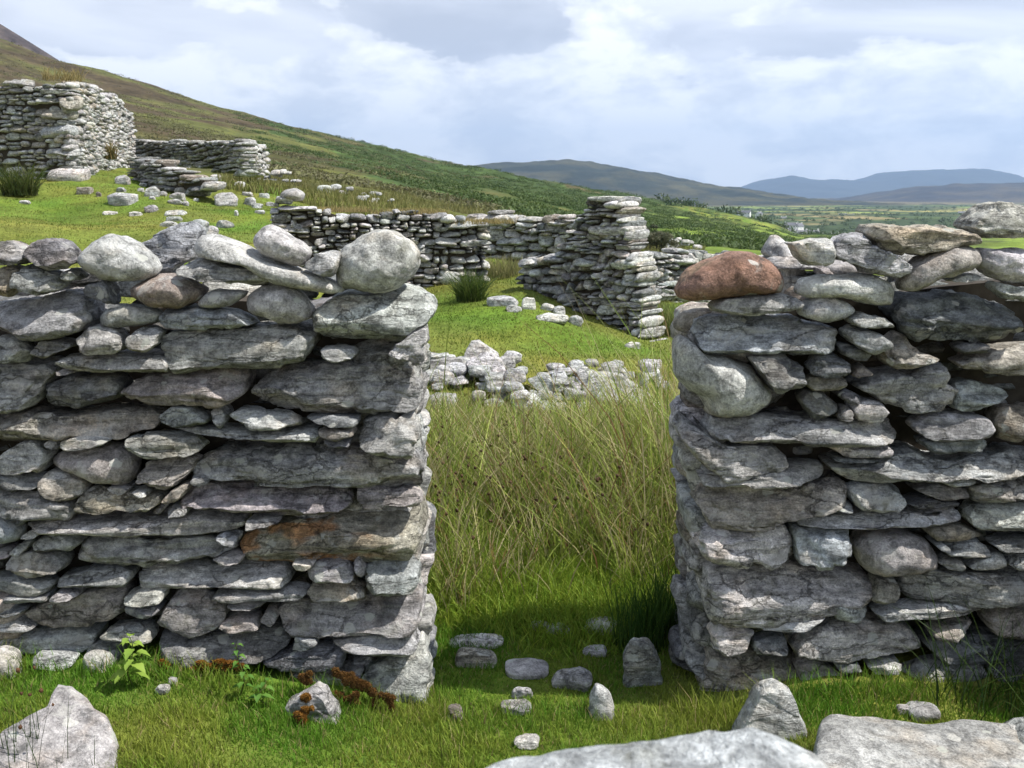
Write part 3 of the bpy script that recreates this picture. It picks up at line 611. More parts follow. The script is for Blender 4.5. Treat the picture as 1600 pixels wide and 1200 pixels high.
RIGHT = """r G 75,570 140,460 260,390 420,345 560,340 650,370 740,450 755,530 740,590 620,610 450,625 300,650 160,645 95,620|rc
l G 610,345 660,280 690,235 730,235 770,270 800,330 870,400 910,480 860,520 820,600 760,600 755,480 700,400|rc8
w G 775,285 900,262 1060,255 1060,320 1040,390 980,415 910,420 860,370 820,310|c
l G 1060,300 1100,265 1250,220 1270,260 1320,320 1370,340 1505,410 1500,450 1420,480 1300,460 1150,400 1065,385|c
t H 610,210 640,165 800,165 1000,175 1150,195 1290,230 1310,280 1200,290 1080,330 950,365 800,335 700,310 650,270|c
w H 1260,190 1300,140 1400,60 1500,40 1700,40 1720,245 1500,250 1330,245|c
p H 820,540 880,420 1000,350 1150,290 1250,280 1330,320 1345,390 1290,450 1150,490 1000,540 910,580 830,580|rc
l H 1340,310 1450,310 1700,340 1700,550 1500,520 1400,490 1300,420|rc
l G 830,570 860,510 950,490 1200,490 1330,480 1430,530 1450,590 1430,670 1340,690 1200,640 1050,620 900,630 835,600|rc
l G 1000,440 1050,395 1130,390 1240,430 1330,470 1200,500 1010,490|rc5
p G 960,440 1010,430 1040,490 970,480|5
l G 300,680 380,640 600,620 800,615 865,660 850,690 600,720 420,735 320,720|
l G 855,690 950,620 1060,615 1150,650 1210,710 1130,760 1020,790 900,760 850,730|r
l G 1150,755 1220,725 1370,745 1415,790 1400,810 1290,800 1180,785|
t G 55,780 110,690 170,680 300,680 310,730 200,760 180,850 130,855 60,820|r4
k G 175,850 210,765 300,740 600,740 840,745 880,780 1080,810 1080,880 1000,980 900,990 700,965 520,985 420,1000 310,1010 240,960 190,900|
g G 75,930 120,870 180,900 250,980 400,1010 540,1060 620,1160 690,1230 680,1300 550,1360 400,1375 290,1385 230,1260 150,1210 90,1120|r
d G 520,1000 620,970 760,975 870,1040 885,1110 850,1200 750,1210 680,1190 600,1080|
d G 880,1050 960,980 1080,975 1180,1040 1130,1100 980,1110 900,1090|
g G 1135,840 1180,800 1270,810 1360,860 1400,910 1310,975 1230,940 1150,890|
d G 1085,920 1150,920 1310,980 1310,1020 1200,1020 1110,980|
t G 1350,970 1400,900 1480,860 1540,890 1600,960 1700,1000 1680,1020 1560,1050 1450,1065 1380,1030|
d H 765,690 850,600 1000,590 1250,585 1400,620 1540,700 1540,790 1480,900 1400,905 1200,880 1050,890 900,850 790,760|
l H 1390,510 1450,530 1700,570 1700,650 1480,645 1430,600|
l H 1150,515 1280,475 1360,480 1290,520 1180,530|
t H 1160,1030 1250,990 1400,950 1700,920 1700,1100 1400,1100 1200,1080|
d H 1190,940 1250,905 1380,920 1350,960 1220,970|
b G 1155,1110 1200,1060 1280,1050 1290,1090 1220,1130|
t G 890,1140 1000,1120 1130,1130 1130,1170 1080,1200 920,1200|
g J 530,90 700,30 900,10 1100,-40 1135,20 1110,60 1175,110 1130,190 1060,240 900,250 780,220 680,160|
k J 1160,160 1190,80 1270,60 1400,90 1500,110 1540,160 1450,200 1350,230 1250,260 1170,240|
b J 1420,330 1480,250 1700,240 1700,450 1480,430|
g J 905,350 960,310 1070,265 1200,280 1360,300 1380,350 1350,400 1200,420 1060,420 960,390|
d J 960,440 1060,420 1200,430 1370,430 1385,470 1340,515 1200,520 1060,510 990,480|
l I 1160,220 1200,195 1350,200 1370,240 1330,290 1260,310 1190,290|
p I 1065,290 1110,225 1130,220 1155,290|
d I 850,180 900,135 1000,140 1070,200 1060,260 1000,290 920,290|
d I 1075,150 1130,110 1220,160 1210,190 1140,195|
g I 260,350 300,310 500,300 640,275 850,285 1000,300 1150,290 1420,320 1415,390 1350,440 1200,455 1000,455 700,450 400,445 300,430|
g I 85,380 130,325 220,340 300,440 400,465 540,455 650,470 730,520 755,580 600,620 470,640 370,655 300,620 200,530 100,430|
g I 85,200 130,140 200,170 270,310 180,325 110,270|r9
b I 95,560 130,490 200,540 240,640 230,735 150,720 100,660|r9
l I 1000,480 1150,475 1380,465 1420,500 1400,540 1250,545 1130,530|
d I 1030,545 1330,550 1300,570 1130,575|
g I 200,640 300,625 400,660 550,640 750,600 1000,590 1010,630 960,660 800,690 600,720 400,730 230,720|
l J 375,590 480,580 640,570 780,500 900,490 1100,560 1340,520 1700,515 1700,610 1400,630 1100,650 900,665 700,675 500,685 430,650|
t I 185,800 250,740 500,730 800,700 1060,680 1140,720 1100,820 900,870 600,930 400,965 280,965 250,900|
k I 1160,750 1220,715 1400,710 1490,760 1505,830 1440,865 1300,865 1190,830|
g I 1060,860 1110,825 1170,830 1150,870 1090,880|
d J 870,830 1000,800 1230,830 1210,860 900,860|
d J 910,740 1050,720 1240,740 1260,790 1130,810 980,770|
l J 1090,690 1150,655 1300,655 1290,690 1180,725 1110,715|
g J 1260,730 1400,670 1700,640 1700,810 1450,800 1300,815|
l J 160,930 210,900 400,900 700,880 1000,890 1190,870 1220,920 1100,950 900,970 600,975 200,970|
l J 1250,900 1320,840 1500,820 1700,820 1700,1000 1500,1005 1330,1000 1270,950|
g I 90,860 190,830 240,900 200,1060 130,1020|9
w I 190,1060 240,1000 270,990 450,960 620,950 730,970 790,1080 780,1150 700,1190 560,1200 400,1205 300,1190 220,1120|
d K 80,60 110,30 200,30 240,150 250,240 230,300 120,300 90,200|7
k J 160,990 300,985 530,990 500,1080 470,1190 300,1205 180,1180|
p J 545,1100 600,1030 750,1000 900,1015 1000,1060 1060,1160 1050,1220 950,1250 800,1270 640,1265 580,1200|r
t J 1000,1010 1100,990 1250,1000 1370,1040 1250,1060 1060,1060|
d J 1035,1080 1080,1060 1110,1090 1080,1120|
l J 1100,1110 1250,1090 1380,1100 1400,1150 1250,1170 1130,1160|
d J 1390,1080 1700,1040 1700,1110 1450,1110|
g L 1065,160 1120,140 1225,145 1225,210 1130,210|
l L 1255,180 1350,130 1480,120 1490,170 1400,205 1300,210|
l L 1490,160 1560,110 1700,105 1700,170 1500,185|
g L 835,310 860,240 1000,210 1200,220 1400,220 1700,200 1700,320 1400,380 1130,385 900,380 845,350|
t L 655,400 700,290 820,270 820,330 790,405 720,415|
l K 230,330 250,190 500,185 720,170 900,180 1100,210 1280,250 1315,330 1290,370 1100,420 900,450 700,480 500,500 300,515 250,430|
g K 60,380 100,310 230,340 260,450 310,520 290,600 270,720 220,690 150,560 90,460|5
d K 60,520 100,510 160,600 190,680 130,740 100,620|9
l L 370,440 450,405 600,400 645,460 580,510 430,515|
l L 655,470 800,445 1100,420 1350,410 1360,450 1250,480 1000,505 700,500|
t L 1000,600 1100,570 1200,550 1290,520 1295,550 1200,590 1080,620|
l K 570,545 640,510 800,490 990,470 1000,500 900,550 750,580 650,585|
w K 275,600 340,540 430,510 520,515 550,570 530,660 480,720 380,735 280,710|
d K 525,690 550,640 700,620 770,630 780,690 740,735 560,735|
w K 785,670 860,610 1000,560 1200,540 1450,560 1570,610 1570,660 1450,690 1200,720 1000,745 860,755 810,710|
t K 220,1000 260,820 310,750 500,740 760,755 850,800 850,900 760,980 560,1080 420,1080 230,1060|
p K 850,800 1040,830 1180,880 1130,950 900,1005 830,940|
d K 1050,790 1200,770 1220,830 1100,830|
l K 1260,800 1400,765 1470,780 1400,830 1300,835|
g L 840,850 1000,810 1340,780 1350,850 1100,880 900,880|
d L 970,660 1100,640 1400,610 1700,620 1700,760 1300,770 1080,750|
b L 1340,500 1500,400 1700,380 1700,600 1400,580|
g L 800,1010 880,970 1000,960 1100,930 1200,960 1100,1030 900,1070|
d L 1350,790 1700,780 1700,900 1400,880|
d L 1200,880 1700,900 1700,1050 1300,1020|"""
YF = 3.02
def traced_wall(name, label, txt, x0, x1, tops, seed, side_pack, jamb):
    pl = Plane((-4, YF), (4, YF)); S = 4.0; rs = np.random.RandomState(seed)
    root = empty(name, Vector(((x0+x1)/2, YF+.3, 0))); tag(root, label, 'stone wall'); bag = []
    rows = []
    for line in txt.strip().split('\n'):
        body, fl = line.split('|'); tint, rest = body.split(' ', 1); rows.append((tint, pxs(rest), fl))
    def area(px): return abs(sum(px[i][0]*px[(i+1) % len(px)][1]-px[(i+1) % len(px)][0]*px[i][1] for i in range(len(px))))/2
    order = sorted(range(len(rows)), key=lambda i: -area(rows[i][1])); small = set(order[97:])
    for i, (tint, px, fl) in enumerate(rows):
        dig = [ch for ch in fl if ch.isdigit()]; back = int(dig[0])*.05 if dig else 0.
        ar = area(px)*(YF/FPX)**2; hd = min(.24, max(.07, .75*math.sqrt(ar)))
        if 'r' in fl and 'c' in fl: hd = min(.26, .62*math.sqrt(ar))
        yy = YF+back+.6*hd
        r_ = [ray(*p) for p in px]; poly = [(q.x*yy+S, CAMZ+q.z*yy) for q in r_]
        n = area(px); sub = 6 if n > 9000 else 5 if n > 2200 else 4
        j = rs.uniform(-.015, .02); style = 'r' if 'r' in fl else 's'
        o = place_stone(pl, poly, hd, back+hd+j, tint, style, seed*1000+i, root, 'coping_stone' if 'c' in fl else 'stone', sub=sub, facets=10, bag=bag if i in small else None)
        if o and tint == 'r': o['label'] = 'rounded red brown coping stone'
        if o and tint == 'o': o['label'] = 'long grey stone stained with orange'
    # hearting: rough fill, tinted dark to paint shade into the joints, the back face and the parts beyond the frame
    def topz(x):
        return float(np.interp(x, [t[0] for t in tops], [t[1] for t in tops]))
    def fillr(xa, xb, dep, hd, wr, hr, dz, tints, sub=3, to=None):
        for (x, z, w_, h_) in pack(xa, xb, -.08, 1.9, wr, hr, rs):
            if z+h_/2 > topz(x)-dz or x-w_/2 < xa-.02 or x+w_/2 > xb+.02: continue
            q = blob_poly(w_*1.04, h_*1.06, rs)+np.array([x+S, z])
            place_stone(pl, q, hd, dep+hd, tints[rs.randint(len(tints))], 's' if rs.rand() < .8 else 'r', rs.randint(1e9), root, sub=sub, bag=bag if to is None else to)
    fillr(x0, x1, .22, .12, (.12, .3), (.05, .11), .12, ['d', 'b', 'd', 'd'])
    fillr(x0, x1, .36, .10, (.15, .45), (.07, .15), .04, TW)
    fillr(*side_pack, 0, .16, (.15, .45), (.06, .15), .0, TW, 4)
    # the end face in the gap
    z = -.05
    while z < jamb[1]:
        h = rs.uniform(.07, .17); w_ = rs.uniform(.3, .45); xe = jamb[0](z)
        cx = xe-w_/2 if jamb[2] < 0 else xe+w_/2
        for dd, hh in ((.28, .15), (.43, .11)):
            q = blob_poly(w_, h*1.1, rs, sq=.5)+np.array([cx+rs.uniform(-.012, .012)+S, z+h/2]); place_stone(pl, q, hh, dd+rs.uniform(-.03, .03), 'lgxw'[rs.randint(4)], 's', rs.randint(1e9), root, sub=4, bag=bag)
        z += h*.96
    join_bag(bag, 'small_stones', ROCK, root)
    xs = np.linspace(x0+(.1 if jamb[2] > 0 else 0), x1-(.1 if jamb[2] < 0 else 0), 30)
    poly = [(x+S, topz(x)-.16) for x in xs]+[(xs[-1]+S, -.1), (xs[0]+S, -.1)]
    extrude_poly(pl, poly, .24, .44, 'core', CORE_SHADE, root); return root
def tops_from(pxl): return sorted([(at(u, v, YF+.1).x, at(u, v, YF+.1).z) for u, v in pxl])
TL = tops_from([(-450, 400), (-300, 380), (-150, 400), (0, 400), (120, 415), (220, 410), (300, 395), (400, 400), (520, 420), (640, 440), (668, 480)])
TR = tops_from([(1060, 470), (1100, 440), (1200, 430), (1290, 400), (1350, 385), (1400, 390), (1500, 375), (1600, 365), (1750, 360), (1900, 380), (2300, 400)])
traced_wall('dry_stone_wall', 'low grey dry stone wall left of the grassy gap, huge rounded boulder topping its end', LEFT, -2.85, -.285, TL, 11, (-2.85, -1.56), (lambda z: -.292+.012*math.sin(z*9), 1.15, -1))
traced_wall('dry_stone_wall', 'low dark grey dry stone wall right of the gap with a red brown boulder on its end', RIGHT, .585, 3.0, TR, 23, (1.68, 3.0), (lambda z: .61+.015*math.sin(z*8)-.05*z, 1.15, 1))

# return wall just outside the frame on the right, low and tumbled, and the wall the viewer stands behind
pr, _, _ = poly_wall('tumbled_wall', 'low tumbled return wall of dark stones joining the right wall out of frame', 'stone wall', (1.98, 3.2), (2.05, 1.2),
    [(-.02, -.1), (-.02, .85), (.3, .80), (.55, .62), (.9, .42), (1.3, .3), (1.9, .2), (1.9, -.1)], (.15, .4), (.07, .15), .45, 31, sub=3, plane_px=False)

# ---------------------------------------------------------------- ruins further off
poly_wall('ruined_gable', 'stepped remnant of a stone gable rising to a peak beyond the gap', 'ruin', (at(815, 440, 12.6).x, 12.6), (at(1020, 520, 11.3).x, 11.3),
    pxs('N 300,600 310,575 430,545 470,560 560,490 640,440 680,400 630,360 660,330 720,280 760,230 780,195 940,190 985,250 1000,340 1015,440 1035,500 1060,580 1080,700 1100,840 1125,1100 1000,1080 900,1020 800,980 560,930 430,890 330,830'), (.09, .25), (.05, .105), .5, 41, sub=3,
    extra=[('w', pxs('N 765,190 850,188 940,190 935,210 860,222 780,215')), ('l', pxs('N 850,240 890,212 970,212 978,250 940,268 870,265'), 'r'), ('l', pxs('N 765,375 900,362 1005,368 1012,410 960,430 780,425')),
           ('l', pxs('N 905,320 990,310 1000,350 960,362 910,360')), ('l', pxs('N 900,600 1000,578 1060,582 1060,625 960,635 910,630')), ('l', pxs('N 625,590 700,572 800,600 780,620 650,618')), ('w', pxs('N 880,850 960,840 1100,842 1095,875 900,882')),
           ('g', pxs('N 565,830 600,780 650,785 662,820 640,855 590,858'), 'r'), ('g', pxs('N 805,770 850,748 930,760 945,800 880,812 810,808')), ('l', pxs('N 300,600 340,575 440,578 430,610 350,622')), ('d', pxs('N 480,580 520,550 600,570 605,600 500,602'), 'r')])
poly_wall('ruined_wall', 'long ruined cottage wall behind the big boulder with two stones stacked on its left end', 'ruin', (at(425, 400, 13.2).x, 13.2), (at(765, 440, 13.8).x, 13.8),
    pxs('P 423,440 423,330 425,318 445,322 500,325 520,332 560,336 600,332 640,330 700,334 735,345 762,352 765,370 764,475 700,480 600,480 500,450'), (.09, .25), (.05, .105), .55, 43, sub=3,
    extra=[('g', pxs('P 437,305 445,296 465,294 478,303 474,314 455,315 440,311'), 'r'), ('l', pxs('P 430,318 432,307 456,307 457,319')), ('l', pxs('P 432,323 495,322 496,329 440,331')), ('d', pxs('P 424,347 430,331 452,331 456,345 440,350')),
           ('l', pxs('P 427,352 440,348 482,352 484,364 460,366 432,360')), ('l', pxs('P 690,356 705,348 742,346 745,352 720,357')), ('g', pxs('P 673,378 680,369 712,372 711,385 690,386')), ('l', pxs('P 714,378 722,371 760,373 759,385 720,385')),
           ('g', pxs('P 680,440 684,424 708,421 721,428 720,443 700,449'), 'r'), ('l', pxs('P 682,342 690,335 706,335 712,343 700,350 686,349'), 'r')])
poly_wall('ruined_wall', 'ruined wall set back between the long cottage wall and the stepped gable', 'ruin', (at(690, 430, 17.8).x, 17.8), (at(925, 420, 16.2).x, 16.2),
    pxs('P 690,435 690,350 735,340 745,332 790,332 800,340 850,342 880,338 905,340 930,345 935,420 880,430 800,430'), (.16, .4), (.09, .17), .5, 45, sub=3,
    extra=[('w', pxs('P 745,346 750,337 790,336 791,344')), ('l', pxs('P 743,352 760,345 794,345 792,353')), ('l', pxs('P 790,355 792,335 800,336 806,350 800,355')), ('l', pxs('P 782,372 800,371 828,372 826,382 785,384')), ('w', pxs('P 855,352 865,346 898,345 890,353'))])
poly_wall('ruined_wall', 'low field wall with white top stones seen between the gable and the red boulder', 'ruin', (at(1005, 480, 14.5).x, 14.5), (at(1150, 480, 15.6).x, 15.6),
    pxs('P 1002,480 1002,405 1015,398 1040,396 1055,390 1075,392 1100,394 1125,398 1200,400 1200,482 1100,485'), (.12, .3), (.07, .14), .45, 47, sub=3,
    extra=[('l', pxs('P 1038,405 1050,402 1092,404 1090,412 1050,412')), ('x', pxs('P 1053,392 1057,388 1064,390 1063,396 1055,396'), 'r'), ('k', pxs('P 1018,445 1030,438 1053,437 1050,446 1025,448')), ('g', pxs('P 1018,462 1030,453 1060,452 1060,460 1030,465'))])
FL = ['g']*4+['l']*6+['x']*3+['d', 't', 't', 'p']
rt, _, _ = poly_wall('ruined_house', 'tall square-cornered stone ruin standing at the left edge on the green bank', 'ruin', (at(-160, 260, 26).x, 26), (at(113, 262, 25.4).x, 25.4),
    pxs('P -160,300 -160,150 -60,140 0,140 5,127 45,127 50,130 110,126 118,135 118,285 60,280 -160,300'), (.16, .5), (.10, .20), .6, 51, sub=2, mat=ROCKFAR, tints=FL, facets=3,
    extra=[('k', pxs('P 71,196 74,194 114,196 116,216 74,217 70,210')), ('t', pxs('P 72,172 116,173 115,187 72,187')), ('t', pxs('P 100,155 106,149 118,149 122,160 120,173 103,171')), ('l', pxs('P 68,142 72,139 112,138 115,147 70,149')),
           ('g', pxs('P 76,236 84,231 118,231 121,245 80,245')), ('l', pxs('P 62,155 97,152 98,162 64,163')), ('l', pxs('P 8,128 44,127 45,135 10,136'))])
rt2, _, _ = poly_wall('gable_face', None, None, (at(118, 262, 25.5).x, 25.5), (at(205, 262, 35.5).x, 35.5),
    pxs('P 116,274 116,128 130,134 138,137 150,136 153,148 170,150 178,146 182,158 187,170 200,176 203,200 205,272 180,278 116,290'), (.16, .34), (.10, .19), .6, 53, sub=2, mat=ROCKFAR, tints=['l']*4+['g']*3+['x', 't'], facets=3)
poly_wall('ruined_wall', 'roofless stone enclosure wall on the skyline bank to the right of the tall ruin', 'ruin', (at(205, 260, 37).x, 37), (at(387, 262, 31).x, 31),
    pxs('P 203,262 203,218 240,219 300,220 345,222 380,219 388,224 388,275 300,262 240,258'), (.25, .5), (.10, .19), .6, 55, sub=2, mat=ROCKFAR, tints=['g']*4+['d', 'l'], facets=3)
poly_wall('wall_end', None, None, (at(388, 262, 31).x, 31.1), (at(416, 262, 34.6).x, 34.6),
    pxs('P 388,276 388,222 400,226 411,230 415,272'), (.25, .6), (.10, .20), .6, 57, sub=2, mat=ROCKFAR, tints=['l']*3+['x'], facets=3)
poly_wall('tumbled_wall', 'dark slumped run of low walling below the tall ruin, half buried in turf', 'ruin', (at(205, 260, 25).x, 25.3), (at(340, 285, 22.5).x, 22.5),
    pxs('P 208,262 209,250 225,246 240,252 255,252 270,262 290,268 312,281 335,284 338,300 300,300 250,295 220,285 208,280'), (.2, .5), (.08, .15), .7, 59, sub=2, mat=ROCKFAR, tints=['g', 'd', 'd', 'g', 'b'], facets=3)
# the second faces belong to the same buildings
for nm, par in (('gable_face', rt),):
    pass
def merge_into(child_root, parent_root):
    for ch in list(child_root.children):
        wl = child_root.location+ch.location; ch.parent = parent_root; ch.location = wl-parent_root.location
    bpy.data.objects.remove(child_root)
merge_into(rt2, rt)
we = bpy.data.objects['wall_end']; sk = [o for o in bpy.data.objects if o.name.startswith('ruined_wall') and 'enclosure' in o.get('label', '')][0]; merge_into(we, sk)
for rroot in (rt, sk):
    kids = [c for c in rroot.children if c.name.startswith('stone')]; st = [c for c in rroot.children if c.name.startswith('small_stones')]
    if len(kids) > 100:                                         # beyond a hundred, the smallest join the common mesh
        kids.sort(key=lambda c: -max(c.dimensions)*sorted(c.dimensions)[1]); bag = []
        for c in kids[100:]+st:
            me = c.data; v = np.empty(len(me.vertices)*3); me.vertices.foreach_get('co', v); v = v.reshape(-1, 3)+np.array(c.location)+np.array(rroot.location)
            f = np.empty(len(me.polygons)*3, np.int32); me.polygons.foreach_get('vertices', f); cl = np.empty(len(me.vertices)*4); me.color_attributes['col'].data.foreach_get('color', cl)
            bag.append((v, f.reshape(-1, 3), cl.reshape(-1, 4)))
        for c in kids[100:]+st: bpy.data.objects.remove(c)
        join_bag(bag, 'small_stones', ROCKFAR, rroot)

# collapsed wall footing beyond the rushes
root = empty('collapsed_wall', Vector((at(860, 600, 8.1).x, 8.2, float(ground([0.3], [8.2])[0])))); tag(root, 'collapsed line of pale stones at the foot of the green bank, behind the rushes', 'ruin')
MT = """l 290,420 330,345 380,340 480,400 490,425 400,415 320,425
l 300,450 400,410 500,440 525,490 470,520 420,530 330,500
g 105,440 200,425 290,430 295,490 200,495 110,500
l 110,410 200,400 230,425 115,435
g 490,425 570,420 575,470 520,480
g 350,570 450,560 540,560 540,600 450,610 380,600
l 330,620 380,610 420,650 350,665
g 170,560 280,525 320,560 250,575
g 640,550 740,520 850,590 830,630 700,600
l 740,520 820,490 900,480 915,500 860,520
l 770,525 850,505 870,560 800,570
l 940,590 1000,520 1160,520 1250,570 1260,620 1100,640 960,640
l 1250,620 1310,620 1380,680 1300,700 1230,670
l 1270,560 1285,510 1308,530 1300,610 1270,610
g 740,630 830,630 840,665 760,665
l 590,650 650,635 665,680 600,695
g 650,610 740,615 745,660 660,650
g 980,670 1050,660 1060,715 1000,720
d 1150,650 1200,645 1205,690 1150,695
g 910,715 1000,735 1020,780 940,770
g 1060,740 1130,750 1110,795 1070,790
d 905,535 970,530 970,562 920,560
g 880,562 940,568 935,600 890,595
g 520,490 580,490 580,540 530,545
d 440,600 540,600 560,650 460,650
g 840,600 930,600 940,650 850,650
g 680,670 800,670 820,730 700,725
l 1090,640 1150,645 1140,700 1080,690
l 1260,700 1380,690 1400,760 1300,760
g 70,500 160,500 170,560 80,560"""
pl8 = Plane((-6, 8.0), (6, 8.0))
for i, line in enumerate(MT.split('\n')):
    t_, rest = line.split(' ', 1); px = pxs('M '+rest); mv = sum(p[1] for p in px)/len(px); yy = 8.5-(mv-560)*.009
    poly = [(ray(*p).x*yy+6, CAMZ+ray(*p).z*yy) for p in px]
    ar = np.ptp([p[0] for p in poly])*np.ptp([p[1] for p in poly])
    place_stone(pl8, poly, min(.3, max(.1, .5*math.sqrt(ar))), yy-8.0+.12, t_, 's', 8000+i, root, sub=4, facets=6)
bag = []
rsx = np.random.RandomState(77)
for k in range(70):
    u = rsx.uniform(660, 1050); yy = rsx.uniform(7.9, 8.8); x = (u-800)/FPX*yy; wd = rsx.uniform(.08, .24)
    q = blob_poly(wd, wd*.55, rsx)+np.array([x+6, float(ground([x], [yy])[0])+rsx.uniform(0, .12)]); place_stone(pl8, q, wd*.5, yy-8., 'lggl'[rsx.randint(4)], 's', rsx.randint(1e9), root, sub=2, bag=bag)
join_bag(bag, 'rubble', ROCK, root)

# ---------------------------------------------------------------- loose stones
def free_stone(u0, u1, v0, v1, tint, style, label, name='stone', group=None, depth=.45, sink=.35, sub=4, seed=None, poly=None, mat=None, Y=None, cat='stone'):
    """a stone whose foot stands on the ground where the picture shows it"""
    sd_ = seed or int(u0*131+v0*17); rs = np.random.RandomState(sd_)
    P = hit((u0+u1)/2, v1, 1.8) if Y is None else at((u0+u1)/2, v1, Y); P.y = d = P.y+(.12 if P.y < 5 and Y is None else 0)
    pl = Plane((P.x-2, d), (P.x+2, d))
    if poly is None and d < 6:                                   # low stones lying in the turf
        P = hit((u0+u1)/2, (v0+v1)/2+2, 1.8); d = P.y; w_ = (u1-u0)*d/FPX; hp_ = (v1-v0)*d/FPX; D_ = min(.75*w_, hp_/.48); H_ = max(.018, (hp_-D_*.42)/.9)
        pl = Plane((P.x-2, d), (P.x+2, d)); q = blob_poly(w_, 2*H_, rs, 10, .7)+np.array([2, P.z+.012])
        o = place_stone(pl, q, D_/2, 0, tint, style, sd_, None, name, sub=sub, mat=ROCK, facets=4, rough=.5, block=.6); tag(o, label, cat, group); return o
    if poly is None:
        w_ = (u1-u0)*d/FPX; h_ = (v1-v0)*d/FPX*(1+sink); q = blob_poly(w_*1.05, h_, rs, 10, .66)+np.array([2, P.z+h_/2-sink*h_])
    else: q = [((ray(*p).x*d-P.x)+2, CAMZ+ray(*p).z*d) for p in poly]; w_ = np.ptp([a[0] for a in q]); h_ = np.ptp([a[1] for a in q])
    hd = max(.3*h_, min(w_, 3.5*h_)*depth)
    if d > 60: sub = 2
    elif d > 9: sub = min(sub, 3)
    o = place_stone(pl, q, hd, 0 if d < 6 else hd*.5, tint, style, sd_, None, name, sub=sub, mat=mat or (ROCK if d < 12 else ROCKFAR), facets=0 if (poly and depth < .2) else 6, rough=(.06 if depth < .2 else .35) if d < 5 else 1, block=.3 if (poly and depth < .2) else .5)
    tag(o, label, cat, group); return o
FS = [(693, 800, 995, 1016, 'w', 's', 'long flat pale stone set in the turf of the gap, nearest the left wall end'),
 (826, 862, 972, 988, 'l', 's', 'small flat stone at the rush edge touching the squarish slab in the gap'),
 (848, 893, 977, 996, 'l', 's', 'squarish pale slab at the front edge of the rushes'),
 (909, 966, 967, 999, 'w', 'r', 'rounded white stone at the foot of the rushes'),
 (705, 778, 1015, 1053, 't', 's', 'ochre stone in the shaded path, left of the pinkish stone'),
 (781, 863, 1031, 1066, 'p', 'r', 'pinkish brown rounded stone in the middle of the shaded gap'),
 (860, 929, 1048, 1089, 'g', 's', 'smooth grey tilted stone just right of the pinkish stone in the gap'),
 (909, 952, 1014, 1031, 'l', 's', 'small half buried stone below the rounded white stone'),
 (966, 1037, 1018, 1107, 'g', 's', 'jagged upright grey rock against the foot of the right wall end'),
 (913, 963, 1087, 1146, 'l', 'r', 'speckled egg-shaped stone standing in the grass below the jagged rock'),
 (778, 835, 1099, 1121, 'g', 's', 'thin flat grey stone in the turf below the pinkish stone'),
 (795, 835, 1083, 1092, 'g', 's', 'sliver of grey stone barely showing in the path grass'),
 (801, 847, 1152, 1176, 'w', 's', 'small pale pointed stone just above the blurred foreground slab'),
 (699, 726, 1109, 1137, 'b', 's', 'little brown stone with moss right of the left wall end'),
 (46, 128, 1017, 1056, 'l', 's', 'broad grey stone with a rusty lower edge at the foot of the left wall'),
 (127, 178, 1022, 1060, 'w', 'r', 'rounded pale stone touching the broad rusty-edged one under the left wall'),
 (-40, 36, 1018, 1078, 'w', 'r', 'large pale rounded stone cut by the left picture edge'),
 (244, 268, 1074, 1089, 'x', 's', 'white chip of rock lying in the grass near the nettle'),
 (262, 279, 1062, 1076, 'x', 'r', 'little bright white pebble resting by the white chip'),
 (1409, 1473, 1103, 1134, 'g', 'r', 'dark rounded stone in the shade above the lichen spotted slab'),
 (1395, 1425, 1108, 1120, 'p', 's', 'small pinkish stone beside the dark rounded stone')]
for f in FS: free_stone(f[0], f[1], f[2], f[3], f[4], f[5], f[6], sub=5)
POINTED = [(90, 1053, 2.8), (112, 1056, 2.8), (136, 1067, 2.76), (146, 1086, 2.72), (166, 1094, 2.7), (178, 1128, 2.62), (181, 1170, 2.53), (178, 1240, 2.38), (10, 1250, 2.36), (-30, 1180, 2.5), (0, 1140, 2.6), (42, 1108, 2.67), (74, 1090, 2.71), (82, 1070, 2.76)]
free_stone(443, 542, 1070, 1146, 'x', 's', 'pale triangular stone with orange moss on its left side under the left wall', poly=pxs('P 443,1148 447,1098 470,1085 495,1070 510,1078 530,1110 543,1150'), sub=6, depth=.35)
free_stone(1141, 1263, 1070, 1180, 'l', 's', 'tall wedge-shaped grey boulder in front of the right wall', 'boulder', poly=pxs('P 1135,1190 1150,1135 1170,1105 1185,1078 1212,1069 1235,1080 1250,1120 1266,1160 1262,1195'), sub=6, depth=.32, cat='boulder')
# lichen spotted slab, lower right (top face tilts up to the viewer)
def slab(name, label, corners, thick, tint, seed, parent=None, mat=None):
    """a flat stone: top outline given in world, thickness downwards"""
    C = np.array(corners, float); c = C.mean(0); n = np.linalg.svd(C-c)[2][2]; n = n if n[2] > 0 else -n
    e1 = (C[1]-C[0])/np.linalg.norm(C[1]-C[0]); e2 = np.cross(n, e1)
    poly = [((p-c)@e1, (p-c)@e2) for p in C]; cc_, p, f = stone_geo(poly, thick/2, 6, 's', seed, 0, .35, .2)
    W = np.outer(p[:, 0]+cc_[0], e1)+np.outer(p[:, 1], n)+np.outer(p[:, 2]+cc_[1], e2); ctr = c-n*thick/2
    o = link(name, mesh_np(name, W, f[:, ::1], stone_cols(tint, len(p), p, seed, 'r')), mat or ROCK, parent, Vector(ctr)); return o
s_ = slab('slab', '', [at(q[0], q[1]+10, q[2]*.945) for q in POINTED], .12, 'g', 333); tag(s_, 'large flat pointed grey slab lying in the lower left grass', 'slab')
yy0, yy1 = 2.62, 2.0
s_ = slab('slab', '', [at(1283, 1101, yy0), at(1400, 1105, yy0), at(1520, 1117, yy0), at(1700, 1143, yy0), at(1760, 1330, yy1), at(1500, 1330, yy1), at(1262, 1320, yy1)], .13, 'g', 301)
tag(s_, 'broad grey stone slab spotted with white lichen in the lower right corner', 'slab')
